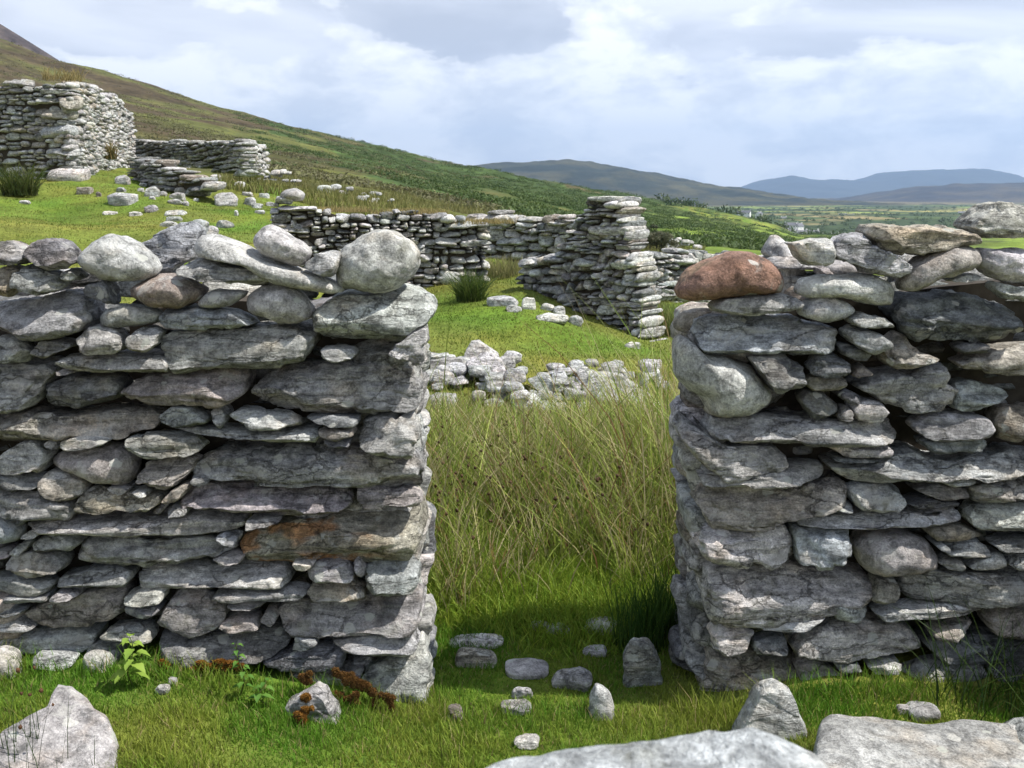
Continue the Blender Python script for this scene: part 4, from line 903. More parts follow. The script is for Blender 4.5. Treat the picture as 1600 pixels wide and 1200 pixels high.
for i, (x, y) in enumerate([(1.0, 2.35), (1.25, 2.2), (1.45, 2.45)]):
    q = blob_poly(.3, .2, np.random.RandomState(i))+np.array([2, .05]); o = place_stone(Plane((x-2, y), (x+2, y)), q, .15, 0, 'g', 's', 900+i, None, 'stone', sub=4); tag(o, ('left', 'front', 'right')[i]+' grey block propping up the lichen spotted slab from below', 'stone')
# the wall the viewer leans over
fw = empty('foreground_wall', Vector((.25, .75, 0))); tag(fw, 'out of focus pale wall top with a pinkish edge at the bottom of the view', 'stone wall')
cs = slab('coping_stone', '', [at(545, 1194, .72), at(705, 1164, .74), at(825, 1145, .76), at(930, 1124, .78), at(1000, 1118, .78), at(1075, 1126, .78), at(1185, 1154, .78), at(1315, 1209, .74), at(1370, 1560, .5), at(1000, 1600, .48), at(600, 1560, .5)], .1, 'k', 401, fw)
cs['label'] = 'pale coping slab with a pinkish brown rim'
rsx = np.random.RandomState(5)
plf = Plane((-1, .70), (2, .70))
for (x, z, w_, h_) in pack(.55, 1.75, 0, 1.0, (.2, .4), (.09, .16), rsx):
    if z > .92: continue
    place_stone(plf, blob_poly(w_*1.04, h_*1.06, rsx)+np.array([x, z]), .16, .0, TW[rsx.randint(len(TW))], 's', rsx.randint(1e9), fw, sub=3)

# bank and hillside stones
BK = [(70, 290, 810, 872, 'x', 'long white flat stone on the bank beside the rush tuft'), (295, 388, 808, 892, 'w', 'upright pale block between the flat stones on the bank'), (190, 312, 862, 908, 'x', 'flat pale stone just below the long white one on the bank'),
      (388, 590, 925, 972, 'w', 'long low pale slab lying in the turf below the gable'), (590, 682, 930, 992, 'l', 'blocky stone at the right end of the low pale slab'), (420, 500, 850, 900, 'l', 'tilted thin stone right of the upright pale block'), (500, 575, 865, 925, 'l', 'leaning sliver of stone nearest the gable foot'),
      (945, 1055, 1095, 1138, 'l', 'flat grey stone alone in the turf below the gable corner'), (1090, 1125, 1040, 1072, 'w', 'small stone at the very foot of the gable corner')]
for i, b in enumerate(BK): free_stone(740+b[0]/4, 740+b[1]/4, 260+b[2]/4, 260+b[3]/4, b[4], 's', b[5], sub=4)
LB = [(105, 280, 635, 692, 'w', 'pale flat boulder under the front wall of the tall ruin'), (300, 540, 640, 726, 'w', 'broadest pale boulder under the corner of the tall ruin'), (475, 570, 760, 815, 'b', 'dark rock on the turf below the ruin corner'), (600, 635, 795, 830, 'b', None),
      (660, 845, 795, 886, 'l', 'large angular grey rock in the middle of the green bank'), (725, 780, 770, 800, 'g', None), (715, 805, 690, 752, 'g', 'dark topped rock just below the tall ruin side wall'), (810, 860, 665, 695, 'g', None), (870, 920, 740, 770, 'g', None), (905, 990, 765, 830, 'g', None),
      (640, 725, 918, 941, 'w', 'bright white flat stone lying alone, left one of two on the bank'), (800, 880, 922, 953, 'w', 'bright white flat stone, right one of two on the bank'), (905, 990, 880, 926, 'g', None), (975, 1040, 790, 826, 'g', None), (1055, 1150, 795, 846, 'g', None), (1045, 1130, 845, 880, 'g', None), (1130, 1180, 850, 886, 'l', None),
      (1020, 1155, 905, 946, 'l', None), (1035, 1130, 945, 986, 'l', None), (995, 1095, 985, 1020, 'w', 'thin white sliver just above the blue grey coping stone'), (1335, 1480, 780, 886, 'l', 'biggest rounded boulder on the bank, right of the scattered rubble'), (1465, 1530, 730, 770, 'l', None), (1510, 1575, 795, 826, 'g', None), (1520, 1600, 825, 886, 'l', None),
      (1315, 1380, 685, 732, 'l', None), (1320, 1400, 735, 770, 'b', None), (1130, 1190, 600, 652, 'w', 'upright pale stone on top of the slumped dark walling'), (1210, 1240, 835, 860, 'l', None), (1340, 1450, 975, 1026, 'x', 'flat white stone on the lower bank behind the coping stones'), (1260, 1365, 1000, 1072, 'l', 'triangular stone just behind the long sloping coping stone'),
      (910, 985, 690, 736, 'l', None), (1030, 1100, 740, 776, 'l', None), (1460, 1490, 910, 950, 'l', None), (120, 180, 855, 876, 'l', None), (-20, 30, 655, 696, 'l', None), (1570, 1640, 870, 900, 'l', None), (1610, 1680, 800, 840, 'l', None), (1590, 1650, 910, 940, 'l', None), (1660, 1720, 860, 890, 'l', None), (860, 900, 770, 800, 'l', None), (930, 970, 830, 850, 'l', None)]
for i, b in enumerate(LB): free_stone(b[0]/4, b[1]/4, 100+b[2]/4, 100+b[3]/4, b[4], 's', b[5] or 'small pale stone among the rubble scattered over the green bank', group=None if b[5] else 'rubble scattered on the bank', sub=3)
free_stone(494, 516, 287, 301, 'l', 'r', 'rounded grey boulder in the rough grass above the long cottage wall', 'boulder', cat='boulder')
for (u, v, n, lab) in ((544, 303, 12, 'small heap of stones on the slope right of the rounded boulder'), (440, 283, 14, 'squat pile of pale stones at the end of the enclosure wall'), (590, 315, 8, 'low pile of stones in pale grass above the cottage wall'), (1056, 388, 12, 'little heap of stones in the field beside the thorn bush')):
    P = hit(u, v, 14); rt_ = empty('stone_pile', P); tag(rt_, lab, 'stone pile'); rs = np.random.RandomState(u); k_ = P.y*.02
    for k in range(n):
        wd = rs.uniform(.25, .55)*k_; x = rs.normal()*k_*.55; q = blob_poly(wd, wd*.6, rs)+np.array([2+x, P.z+max(0, rs.uniform(-.1, .6)*k_-abs(x)*.4)])
        place_stone(Plane((P.x-2, P.y), (P.x+2, P.y)), q, wd*.5, rs.uniform(-.2, .2), 'lgwx'[rs.randint(4)], 's', rs.randint(1e9), rt_, sub=2, mat=ROCKFAR)

# ---------------------------------------------------------------- grass, rushes, plants
def blades(name, X, Y, Zb, H, W, lean, cols, mat, seg=3, kind='stuff', tipcol=None, curve=1.6, seed=1, parent=None):
    """tapered curved blades as one mesh"""
    rs = np.random.RandomState(seed); n = len(X); az_ = rs.uniform(0, 2*math.pi, n); la = rs.uniform(0, 2*math.pi, n)
    ln = lean*H*rs.uniform(.2, 1.0, n); V = np.zeros((n, 2*seg+1, 3), np.float32); C = np.zeros((n, 2*seg+1, 4), np.float32)
    for k in range(seg+1):
        t = k/seg; off = ln*t**curve; cx = X+np.cos(la)*off; cy = Y+np.sin(la)*off; cz = Zb+H*t*np.sqrt(np.clip(1-(ln*t/H)**2*.4, .3, 1))
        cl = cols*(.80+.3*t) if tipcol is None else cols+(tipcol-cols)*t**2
        if k < seg:
            ww = W*(1-t*.65)/2
            V[:, 2*k] = np.stack([cx-np.cos(az_)*ww, cy-np.sin(az_)*ww, cz], 1); V[:, 2*k+1] = np.stack([cx+np.cos(az_)*ww, cy+np.sin(az_)*ww, cz], 1); C[:, 2*k, :3] = cl; C[:, 2*k+1, :3] = cl
        else: V[:, 2*seg] = np.stack([cx, cy, cz], 1); C[:, 2*seg, :3] = cl
    C[..., 3] = 1; base = (np.arange(n)*(2*seg+1))[:, None, None]
    fq = np.array([[2*k, 2*k+1, 2*k+3] for k in range(seg-1)]+[[2*k, 2*k+3, 2*k+2] for k in range(seg-1)]+[[2*seg-2, 2*seg-1, 2*seg]])[None]
    me = mesh_np(name, V.reshape(-1, 3)-(np.array(parent.location, np.float32) if parent else 0), (base+fq).reshape(-1, 3), C.reshape(-1, 4))
    o = link(name, me, mat, parent, parent.location if parent else (0, 0, 0))
    if kind: tag(o, kind=kind)
    return o
rs = np.random.RandomState(99)
def scatter(n, ymin, ymax, umin, umax, pw=1.0):
    y = ymin+(ymax-ymin)*rs.rand(n)**pw; u = rs.uniform(umin, umax, n); return (u-800)/FPX*y, y
def mixc(n, A, B, j=.2, clump=None):
    A = np.array(A); B = np.array(B); t = rs.rand(n) if clump is None else np.clip(clump+rs.uniform(-.35, .35, n), 0, 1)
    return (A+(B-A)*t[:, None])*rs.uniform(1-j, 1+j, (n, 1))
def open_ground(x, y):
    a = (y > YF-.02) & (y < YF+.62) & ((x < -.33) | (x > .68)); return ~a
# near turf, both sides of the walls and through the gap
n = 260000; x, y = scatter(n, 2.3, 4.5, -250, 1850, .9); k = open_ground(x, y); x, y = x[k], y[k]; n = len(x)
cl = fbm(np.stack([x*2.2, y*2.2, 0*x], 1), 3)*1.2+.4; path = np.exp(-((x-.12)/.3)**2)*(y < 4.0)
hh = rs.uniform(.012, .042, n)*(1+.8*np.clip(fbm(np.stack([x*3, y*3, 0*x+5], 1), 3), -.6, 1)); hh *= 1+1.3*np.exp(-((y-YF+.05)/.09)**2)*(rs.rand(n) < .5); hh *= 1-.45*path
c_ = mixc(n, (.11, .24, .02), (.25, .30, .045), .3, cl); dry = rs.rand(n) < .07; c_[dry] = mixc(dry.sum(), (.30, .24, .10), (.36, .30, .14))
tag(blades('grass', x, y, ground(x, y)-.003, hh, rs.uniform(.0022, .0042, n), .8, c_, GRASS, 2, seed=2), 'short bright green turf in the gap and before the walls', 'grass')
# turf on the bank beyond
n = 130000; x, y = scatter(n, 7.7, 30, -60, 1180, 1.6); k = ~((y < 9.5) & (x < -1.2)); x, y = x[k], y[k]; n = len(x)
cl = fbm(np.stack([x*.7, y*.7, 0*x], 1), 4)*1.3+.45
c_ = mixc(n, (.115, .18, .022), (.25, .235, .06), .3, cl)
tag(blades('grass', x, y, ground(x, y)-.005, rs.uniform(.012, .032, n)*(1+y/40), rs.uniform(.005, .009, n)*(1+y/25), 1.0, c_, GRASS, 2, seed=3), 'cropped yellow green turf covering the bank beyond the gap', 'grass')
# rough pale grass on the hillside
n = 40000; x, y = scatter(n, 26, 75, 350, 1100, 1.3); k = fbm(np.stack([x*.2, y*.2, 0*x], 1), 3) > -.15; x, y = x[k], y[k]; n = len(x)
tag(blades('grass', x, y, ground(x, y), rs.uniform(.12, .32, n), rs.uniform(.02, .04, n), .6, mixc(n, (.12, .14, .035), (.26, .23, .09)), GRASS, 2, seed=4), 'rough olive grass on the slope behind the ruined walls', 'grass')

# rushes filling the gap behind the walls
n = 23000; y = 3.5+4.4*rs.rand(n)**1.25; u = rs.uniform(560, 1190, n); x = (u-800)/FPX*y
# ragged front edge with the path opening on the left
edge = 3.9+.14*np.sin(x*5)+.25*fbm(np.stack([x*2, 0*x, 0*x+3], 1), 2)-.25*np.clip((x-.3)*3, 0, 1); k = y > edge; x, y = x[k], y[k]
tuft = fbm(np.stack([x*1.8, y*1.8, 0*x+2], 1), 3); k = rs.rand(len(x)) < np.clip(.75+tuft*1.8, .1, 1); x, y, tuft = x[k], y[k], tuft[k]; n = len(x)
# gather into tussocks
cxn = 260; tx = rs.uniform(-1.6, 2.0, cxn); ty = 3.8+4.1*rs.rand(cxn)**1.2; own = rs.rand(n) < .6
ti = rs.randint(cxn, size=n); gx = tx[ti]+rs.normal(size=n)*.07; gy = ty[ti]+rs.normal(size=n)*.07
ok = own & (gy > 3.75+.0*gx) & (gx/gy > (560-800)/FPX) & (gx/gy < (1190-800)/FPX); x = np.where(ok, gx, x); y = np.where(ok, gy, y)
H = rs.uniform(.30, .70, n)*(1+.5*tuft)*np.clip((y-3.4)/1.1, .4, 1)*np.clip((7.6-y)/1.8, .55, 1)*np.clip((8.4-y)/1.4, .45, 1)
kinds = rs.rand(n); c_ = mixc(n, (.14, .215, .03), (.33, .37, .08), .3)
st = kinds < .30; c_[st] = mixc(st.sum(), (.34, .29, .14), (.48, .42, .24)); br_ = (kinds > .30) & (kinds < .38); c_[br_] = mixc(br_.sum(), (.20, .11, .05), (.26, .15, .07))
tall = rs.rand(n) < .05; H = np.where(tall, H*1.45, H)*(1+.28*np.clip((x-.15)*1.8, 0, 1))
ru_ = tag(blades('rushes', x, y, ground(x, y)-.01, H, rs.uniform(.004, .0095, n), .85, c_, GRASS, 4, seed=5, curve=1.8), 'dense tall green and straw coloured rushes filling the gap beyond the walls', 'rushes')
# low lush fringe at their foot
n = 42000; x, y = scatter(n, 3.35, 5.0, 640, 1110); k = (y > 3.55-.1*np.sin(x*7)+rs.uniform(-.12, .12, n)) & open_ground(x, y); x, y = x[k], y[k]; n = len(x)
tag(blades('grass', x, y, ground(x, y)-.005, rs.uniform(.04, .2, n)*np.clip((y-3.2)/.7, .3, 1), rs.uniform(.003, .006, n), 1.0, mixc(n, (.14, .27, .02), (.32, .38, .05)), GRASS, 3, seed=6), 'lush green grass fringe at the foot of the rushes', 'grass')
# brown seed heads of the rushes
def heads(name, P, r, rgb, parent=None, kind='stuff'):
    v, f = ICO[2]; v = v[:, :]; bag = []
    for p in P: 
        s = r*rs.uniform(.6, 1.3); q = v*s*np.array([1, 1, 1.25])*(1+.35*rs.uniform(-1, 1, (len(v), 1))); bag.append((q+np.array(p), f, np.concatenate([np.tile(np.array(rgb)*rs.uniform(.7, 1.3), (len(v), 1)), np.ones((len(v), 1))], 1)))
    return join_bag(bag, name, LEAF, parent, kind)
hp = []
for k in range(300):
    yy = rs.uniform(3.8, 6.2); uu = rs.uniform(670, 1080); xx = (uu-800)/FPX*yy; hp.append((xx, yy, float(ground([xx], [yy])[0])+rs.uniform(.28, .52)))
tag(heads('seed_heads', hp, .006, (.10, .06, .03)), 'small brown seed heads scattered through the rushes', 'seed heads')

def tuft_thing(name, label, u, v, h, r, n, A, B, lean=.5, wd=.006, cat='rush tuft', Y=None, z=None, group=None, hd=0):
    P = hit(u, v, 1.8) if Y is None else at(u, v, Y); 
    if z is not None: P.z = z
    rt_ = empty(name, P); tag(rt_, label, cat, group)
    a_ = rs.uniform(0, 6.28, n); q = r*np.sqrt(rs.rand(n)); x = P.x+np.cos(a_)*q; y = P.y+np.sin(a_)*q
    blades('stem', x, y, np.full(n, P.z-.01), rs.uniform(.25, 1, n)*h, np.full(n, wd)*rs.uniform(.7, 1.2, n), lean, mixc(n, A, B), GRASS, 4, seed=int(u+v), parent=rt_, kind='stuff' if n > 100 else None)
    if hd:
        heads('flower_head', [(P.x+rs.uniform(-r, r)*1.6, P.y+rs.uniform(-r, r), P.z+h*rs.uniform(.6, .95)) for k in range(hd)], .0042, (.12, .06, .03), rt_, 'stuff')
    return rt_
tuft_thing('rush_tuft', 'dark green rush tuft growing against the long cottage wall', 736, 470, .46, .17, 700, (.04, .08, .015), (.11, .14, .035), 1.1, .012)
tuft_thing('rush_tuft', 'dark rush tuft on the bank in front of the tall ruin', 32, 306, .85, .35, 500, (.04, .07, .015), (.11, .12, .035), 1.1, .022)
tuft_thing('grass_tuft', 'pale feathery grass behind the dark rush tuft', 782, 432, .35, .35, 500, (.16, .17, .06), (.28, .26, .12), .7, .012, 'grass tuft')
tuft_thing('grass_tuft', 'tall green grass between the gable corner and the red boulder', 1042, 520, .45, .28, 800, (.10, .16, .03), (.24, .24, .09), .5, .01, 'grass tuft')
tuft_thing('grass_tuft', 'grass tuft growing out of the side wall of the tall ruin', 168, 248, .6, .25, 200, (.12, .12, .04), (.25, .18, .07), .6, .03, 'grass tuft', Y=29.5)
tuft_thing('rush_tuft', 'dark green rushes at the foot of the right wall end', 1000, 1006, .33, .10, 260, (.025, .07, .012), (.07, .13, .02), .45, .005)
tuft_thing('rush_tuft', 'second clump of dark rushes leaning on the right wall end', 1040, 985, .36, .08, 200, (.025, .07, .012), (.08, .14, .02), .45, .005)
tuft_thing('rush_tuft', 'thin dark rush stems with brown heads in the lower left corner', 14, 1215, .36, .10, 30, (.02, .05, .012), (.05, .09, .02), .35, .0035, hd=7)
tuft_thing('rush_tuft', 'sparse rush stems rising before the pointed slab', 62, 1225, .30, .08, 12, (.02, .05, .012), (.05, .09, .02), .3, .003, hd=3)
for i, (u, v, lab) in enumerate([(150, 1210, 'single rush stem in front of the pointed slab'), (570, 1200, 'single dark rush stem in the turf below the triangular stone'), (690, 1205, 'single dark stem rising left of the blurred slab'), (865, 1165, 'single thin stem in the grass of the gap')]):
    tuft_thing('rush_tuft', lab, u, v, .17, .003, 2, (.02, .05, .012), (.05, .08, .02), .15, .003, 'rush stem')
tuft_thing('bramble', 'thin trailing green stems in the shade at the foot of the right wall', 1555, 1090, .42, .22, 90, (.02, .05, .012), (.06, .10, .02), 1.1, .005, 'plant', Y=2.9, z=.02)
for i, (u, v, lab) in enumerate([(100, 125, 'dry pale grass tuft growing on top of the tall ruin'), (640, 333, 'dry tawny grass along the top of the long cottage wall'), (520, 330, 'dry grass left on the cottage wall top'), (745, 348, 'dry grass on the right end of the cottage wall top')]):
    tuft_thing('grass_tuft', lab, u, v, .4 if i == 0 else .1, .5 if i == 0 else .55, 220 if i == 0 else 900, (.22, .18, .07), (.36, .28, .12), .8, .02 if i == 0 else .008, 'grass tuft', Y=26 if i == 0 else 13.9)

def leafy(name, label, base, h, nl, size, A, B, seed, crown=.0):
    """upright nettle like plant: stem, paired toothed leaves"""
    r_ = np.random.RandomState(seed); rt_ = empty(name, base); tag(rt_, label, 'plant'); n = 9
    pts = np.array([[.012*math.sin(k*.8+seed), .01*math.cos(k*.7), h*k/(n-1)] for k in range(n)]); V = []; F = []
    for k, p in enumerate(pts):
        r0 = .0028*(1-.5*k/n)
        for j in range(6): a = j*math.pi/3; V.append(p+np.array([math.cos(a)*r0, math.sin(a)*r0, 0]))
    for k in range(n-1):
        for j in range(6): F.append([k*6+j, k*6+(j+1) % 6, (k+1)*6+(j+1) % 6, (k+1)*6+j])
    link('stem', mesh_np('stem', V, F, np.tile([.10, .13, .03, 1], (len(V), 1))), LEAF, rt_, base)
    for k in range(nl):
        t = (k//2+1)/(nl/2); t = .18+.82*t; z = h*min(t, 1); L = size*(1.15-.6*t)*r_.uniform(.8, 1.15); a = (k % 2)*math.pi+(k//2)*1.57+r_.uniform(-.4, .4)
        m = 9; lv = []; lf = []
        for i in range(m):
            s = i/(m-1); wd = L*.33*math.sin(math.pi*min(1, s**.75))*(1+(.12 if i % 2 else -.1)); dz = .35*L*s-.75*L*s*s
            for sd2 in (-1, 0, 1): lv.append([L*s+.006, sd2*wd, dz+abs(sd2)*wd*.25])
        for i in range(m-1):
            for j in (0, 1): lf.append([i*3+j, i*3+j+1, (i+1)*3+j+1, (i+1)*3+j])
        lv = np.array(lv); ca, sa = math.cos(a), math.sin(a); lv = np.stack([lv[:, 0]*ca-lv[:, 1]*sa, lv[:, 0]*sa+lv[:, 1]*ca, lv[:, 2]], 1)
        c = np.array(A)+(np.array(B)-np.array(A))*r_.rand(); p = np.array([.012*math.sin(z/h*8*.8+seed), 0, z])
        link('leaf', mesh_np('leaf', lv, lf, np.concatenate([np.tile(c, (len(lv), 1)), np.ones((len(lv), 1))], 1)), LEAF, rt_, base+Vector(p))
leafy('nettle_plant', 'bright yellow green nettle growing at the foot of the left wall', Vector((at(205, 1045, 2.86).x, 2.86, float(ground([at(205, 1045, 2.86).x], [2.85])[0]))), .17, 16, .062, (.20, .32, .05), (.30, .40, .07), 3)
leafy('nettle_plant', 'slender green nettle standing before the dark slab stone of the left wall', Vector((at(376, 1045, 2.86).x, 2.86, float(ground([at(376, 1045, 2.86).x], [2.85])[0]))), .19, 18, .032, (.08, .19, .03), (.12, .24, .04), 5)
leafy('nettle_plant', 'small dark nettle just right of the slender one', Vector((at(408, 1050, 2.84).x, 2.84, float(ground([at(408, 1050, 2.84).x], [2.85])[0]))), .09, 8, .045, (.07, .18, .03), (.12, .24, .04), 8)

# moss
def moss(label, centres, A, B, n=1500, L=.006):
    X = []; Yv = []; Zv = []; 
    for (u, v, ru, rv, Y) in centres:
        k = int(n*ru*rv/150); a_ = rs.uniform(0, 6.28, k); q = np.sqrt(rs.rand(k))*1.12; 
        for aa, qq in zip(a_, q):
            p = at(u+math.cos(aa)*qq*ru, v+math.sin(aa)*qq*rv, Y-.19-.013*math.sqrt(max(0, 1-qq*qq))); X.append(p.x); Yv.append(p.y); Zv.append(p.z)
    X = np.array(X); Yv = np.array(Yv); Zv = np.array(Zv); m = len(X)
    V = []; ph = rs.uniform(0, 6.28, m); 
    d1 = np.stack([rs.normal(size=m)*.6, -np.abs(rs.normal(size=m)), rs.normal(size=m)*.5+.5], 1); d1 /= np.linalg.norm(d1, axis=1)[:, None]
    sd2 = np.cross(d1, rs.normal(size=(m, 3))); sd2 /= np.linalg.norm(sd2, axis=1)[:, None]; P = np.stack([X, Yv, Zv], 1); ln = L*rs.uniform(.6, 1.5, (m, 1))
    VV = np.stack([P-sd2*.0014, P+sd2*.0014, P+d1*ln], 1).reshape(-1, 3); cc_ = np.repeat(mixc(m, A, B, .3), 3, 0)
    o = link('moss', mesh_np('moss', VV, np.arange(3*m).reshape(-1, 3), np.concatenate([cc_, np.ones((3*m, 1))], 1)), MOSS); tag(o, label, 'moss', kind='stuff')
# backing cushions give the fibres body
def cushion(u, v, ru, rv, Y, rgb, root=None):
    p = at(u, v, Y-.19); k = Y/FPX; v_, f = ICO[4]; q = v_*np.array([ru*k, .014, rv*k]); q = q*(1+.45*fbm(v_*2.2+u, 4)[:, None])
    return (q+np.array(p), f, np.concatenate([np.tile(rgb, (len(q), 1)), np.ones((len(q), 1))], 1))
for lab, cs0, A, B in (('orange brown moss on the ledge under the dark slab of the left wall', [(318, 1042, 26, 11, 3.2), (352, 1040, 24, 9, 3.2), (260, 1040, 16, 10, 3.17), (372, 1040, 14, 7, 3.2)], (.20, .085, .015), (.36, .17, .03)),
                      ('brown moss matted over the lowest stones at the end of the left wall', [(480, 1062, 17, 14, 3.13), (530, 1055, 26, 13, 3.15), (560, 1068, 28, 18, 3.14), (590, 1088, 20, 16, 3.14), (525, 1085, 18, 16, 3.13), (555, 1092, 22, 12, 3.12), (610, 1095, 12, 14, 3.13)], (.09, .045, .015), (.25, .13, .035)),
                      ('orange moss on the left shoulder of the pale triangular stone', [(474, 1092, 12, 10, 3.02), (466, 1122, 15, 16, 2.97), (480, 1108, 9, 9, 2.98)], (.22, .10, .02), (.36, .19, .04)),
                      ('tiny orange moss patch beside the white pebble', [(253, 1068, 11, 6, 3.12)], (.25, .12, .02), (.36, .19, .03))):
    cs_ = []
    for (u, v, ru, rv, Yq) in cs0:                                # each clump breaks up into ragged smaller cushions
        for k in range(7): a_ = rs.uniform(0, 6.28); q_ = rs.uniform(0, .8); m_ = rs.uniform(.18, .40); cs_.append((u+math.cos(a_)*q_*ru, v+math.sin(a_)*q_*rv, max(4, ru*m_), max(3.5, rv*m_*1.1), Yq))
    bag = [cushion(u, v, ru*.93, rv*.93, Y, (.09, .05, .015)) for (u, v, ru, rv, Y) in cs_]
    jb = join_bag(bag, 'moss', LEAF, None); tag(jb, lab, 'moss')
    moss(lab, cs_, A, B)
    m2 = [o for o in bpy.data.objects if o.name.startswith('moss') and o is not jb and o.get('label') == lab][0]
    a1 = jb.data; nv = len(a1.vertices)                           # one object per patch
    def grab(me):
        v = np.empty(len(me.vertices)*3); me.vertices.foreach_get('co', v); f = np.empty(len(me.polygons)*3, np.int32); me.polygons.foreach_get('vertices', f); c = np.empty(len(me.vertices)*4); me.color_attributes['col'].data.foreach_get('color', c); return v.reshape(-1, 3), f.reshape(-1, 3), c.reshape(-1, 4)
    parts_ = [grab(jb.data), grab(m2.data)]; bpy.data.objects.remove(jb); bpy.data.objects.remove(m2); tag(join_bag(parts_, 'moss', MOSS, None), lab, 'moss')

# ---------------------------------------------------------------- shrubs
def leaf_cloud(centres, n, size, A, B, dark=None):
    """n little leaf faces over the shells of overlapping lobes"""
    P = []; 
    w_ = np.array([c[3]**2 for c in centres]); w_ = w_/w_.sum(); ci = rs.choice(len(centres), n, p=w_); Cn = np.array([c[:3] for c in centres])[ci]; Rn = np.array([c[3] for c in centres])[ci]
    d = rs.normal(size=(n, 3)); d /= np.linalg.norm(d, axis=1)[:, None]; d[:, 2] = np.where(rs.rand(n) < .7, np.abs(d[:, 2]), d[:, 2]); P = Cn+d*(Rn*rs.uniform(.55, 1.08, n))[:, None]
    t1 = rs.normal(size=(n, 3)); t1 /= np.linalg.norm(t1, axis=1)[:, None]; t2 = np.cross(t1, d); t2 /= np.maximum(np.linalg.norm(t2, axis=1)[:, None], 1e-6)
    s = size*rs.uniform(.6, 1.3, (n, 1)); V = np.stack([P-t1*s, P+t2*s*.5, P+t1*s, P-t2*s*.5], 1).reshape(-1, 3); F = np.arange(4*n).reshape(-1, 4)
    return V, F, np.concatenate([np.repeat(mixc(n, A, B, .25), 4, 0), np.ones((4*n, 1))], 1)
def shrub(label, u, v, h, wd, A, B, seed, n=5000, size=.05):
    P = hit(u, v, 12); r_ = np.random.RandomState(seed); rt_ = empty('thorn_bush', P); tag(rt_, label, 'bush'); P_ = np.array(P)
    cen = [(r_.normal()*wd*.32, r_.normal()*wd*.2, h*r_.uniform(.2, .8), wd*r_.uniform(.14, .26)) for k in range(16)]
    V, F, C = leaf_cloud(cen, n, size, A, B); link('foliage', mesh_np('foliage', V, F, C, False), LEAF, rt_, P)
    VV = []; FF = []
    for c in cen[:10]:
        a0 = np.array([0, 0, -.05]); b0 = np.array(c[:3]); i0 = len(VV)
        for q, r0 in ((a0, .04), ((a0+b0)/2+np.array([.05, 0, .05]), .025), (b0, .01)):
            for j in range(5): aa = j*1.2566; VV.append(q+np.array([math.cos(aa)*r0, math.sin(aa)*r0, 0]))
        for k in range(2):
            for j in range(5): FF.append([i0+k*5+j, i0+k*5+(j+1) % 5, i0+(k+1)*5+(j+1) % 5, i0+(k+1)*5+j])
    link('branches', mesh_np('branches', VV, FF, np.tile([.10, .085, .065, 1], (len(VV), 1))), LEAF, rt_, P)
shrub('dark thorn bush standing right behind the stepped gable', 1010, 392, 1.15, .75, (.035, .055, .025), (.08, .085, .045), 3, 5000, .03)
shrub('greyish green low bush to the right of the thorn bush', 1030, 398, .75, .8, (.09, .10, .055), (.14, .14, .085), 4, 5000, .03)
# gorse scrub over the hillside: thousands of low cushions of leaf faces
N = 7500; dep = np.exp(rs.uniform(math.log(75), math.log(590), N*3)); uu = rs.uniform(380, 1330, N*3)
t = np.log(dep/36)/math.log(600/36); xx = (uu-800)/FPX*dep; nz = fbm(np.stack([xx*.028, dep*.028, 0*xx], 1)+3, 5); nb = fbm(np.stack([xx*.012, dep*.012, 0*xx], 1)+8, 3)
gz = np.clip((uu-430)/160, 0, 1)*np.clip((t-.18)/.12, 0, 1); keep = (nz*1.1+.04+.4*(gz-.5)+nb*.5 > .05)&(rs.rand(N*3) < np.where(uu > 1050, .6, 1))
xx, dep = xx[keep][:N], dep[keep][:N]; zz = ground(xx, dep); N = len(xx); m = 46
rad = rs.uniform(.4, 1.15, N)*(1+dep/600); d = rs.normal(size=(N, m, 3)); d /= np.linalg.norm(d, axis=2)[..., None]; d[..., 2] = np.abs(d[..., 2])
P = np.stack([xx, dep, zz], 1)[:, None]+d*rad[:, None, None]*rs.uniform(.6, 1.1, (N, m, 1))*np.array([1.3, 1.2, .5]); P = P.reshape(-1, 3)
sz = np.repeat(rad, m)[:, None]*.20*rs.uniform(.6, 1.3, (N*m, 1)); t1 = rs.normal(size=(N*m, 3)); t1 /= np.linalg.norm(t1, axis=1)[:, None]; t2 = np.cross(t1, d.reshape(-1, 3)); t2 /= np.maximum(np.linalg.norm(t2, axis=1)[:, None], 1e-6)
V = np.stack([P-t1*sz, P+t2*sz*.7, P+t1*sz], 1).reshape(-1, 3); tone = np.repeat(rs.rand(N), m); cb = np.array([.045, .080, .020])+(np.array([.10, .14, .04])-np.array([.045, .080, .020]))*tone[:, None]; cb = np.repeat(cb*rs.uniform(.75, 1.25, (N*m, 1)), 3, 0)
o = link('gorse_scrub', mesh_np('gorse_scrub', V, np.arange(len(V)).reshape(-1, 3), np.concatenate([cb, np.ones((len(cb), 1))], 1), False), LEAF); tag(o, 'dark green gorse scrub spreading over the hillside', 'gorse', kind='stuff')
N = 9000; dep = np.exp(rs.uniform(math.log(55), math.log(590), N)); uu = rs.uniform(-120, 760, N); xx = (uu-800)/FPX*dep
k = fbm(np.stack([xx*.02, dep*.02, 0*xx], 1)+6, 4) > -.12; xx, dep = xx[k], dep[k]; zz = ground(xx, dep); N = len(xx); m = 26
rad = rs.uniform(.3, .8, N)*(1+dep/350); d = rs.normal(size=(N, m, 3)); d /= np.linalg.norm(d, axis=2)[..., None]; d[..., 2] = np.abs(d[..., 2])
P = (np.stack([xx, dep, zz], 1)[:, None]+d*rad[:, None, None]*rs.uniform(.3, 1.2, (N, m, 1))*np.array([1.8, 1.3, .3])).reshape(-1, 3); sz = np.repeat(rad, m)[:, None]*.22*rs.uniform(.6, 1.3, (N*m, 1))
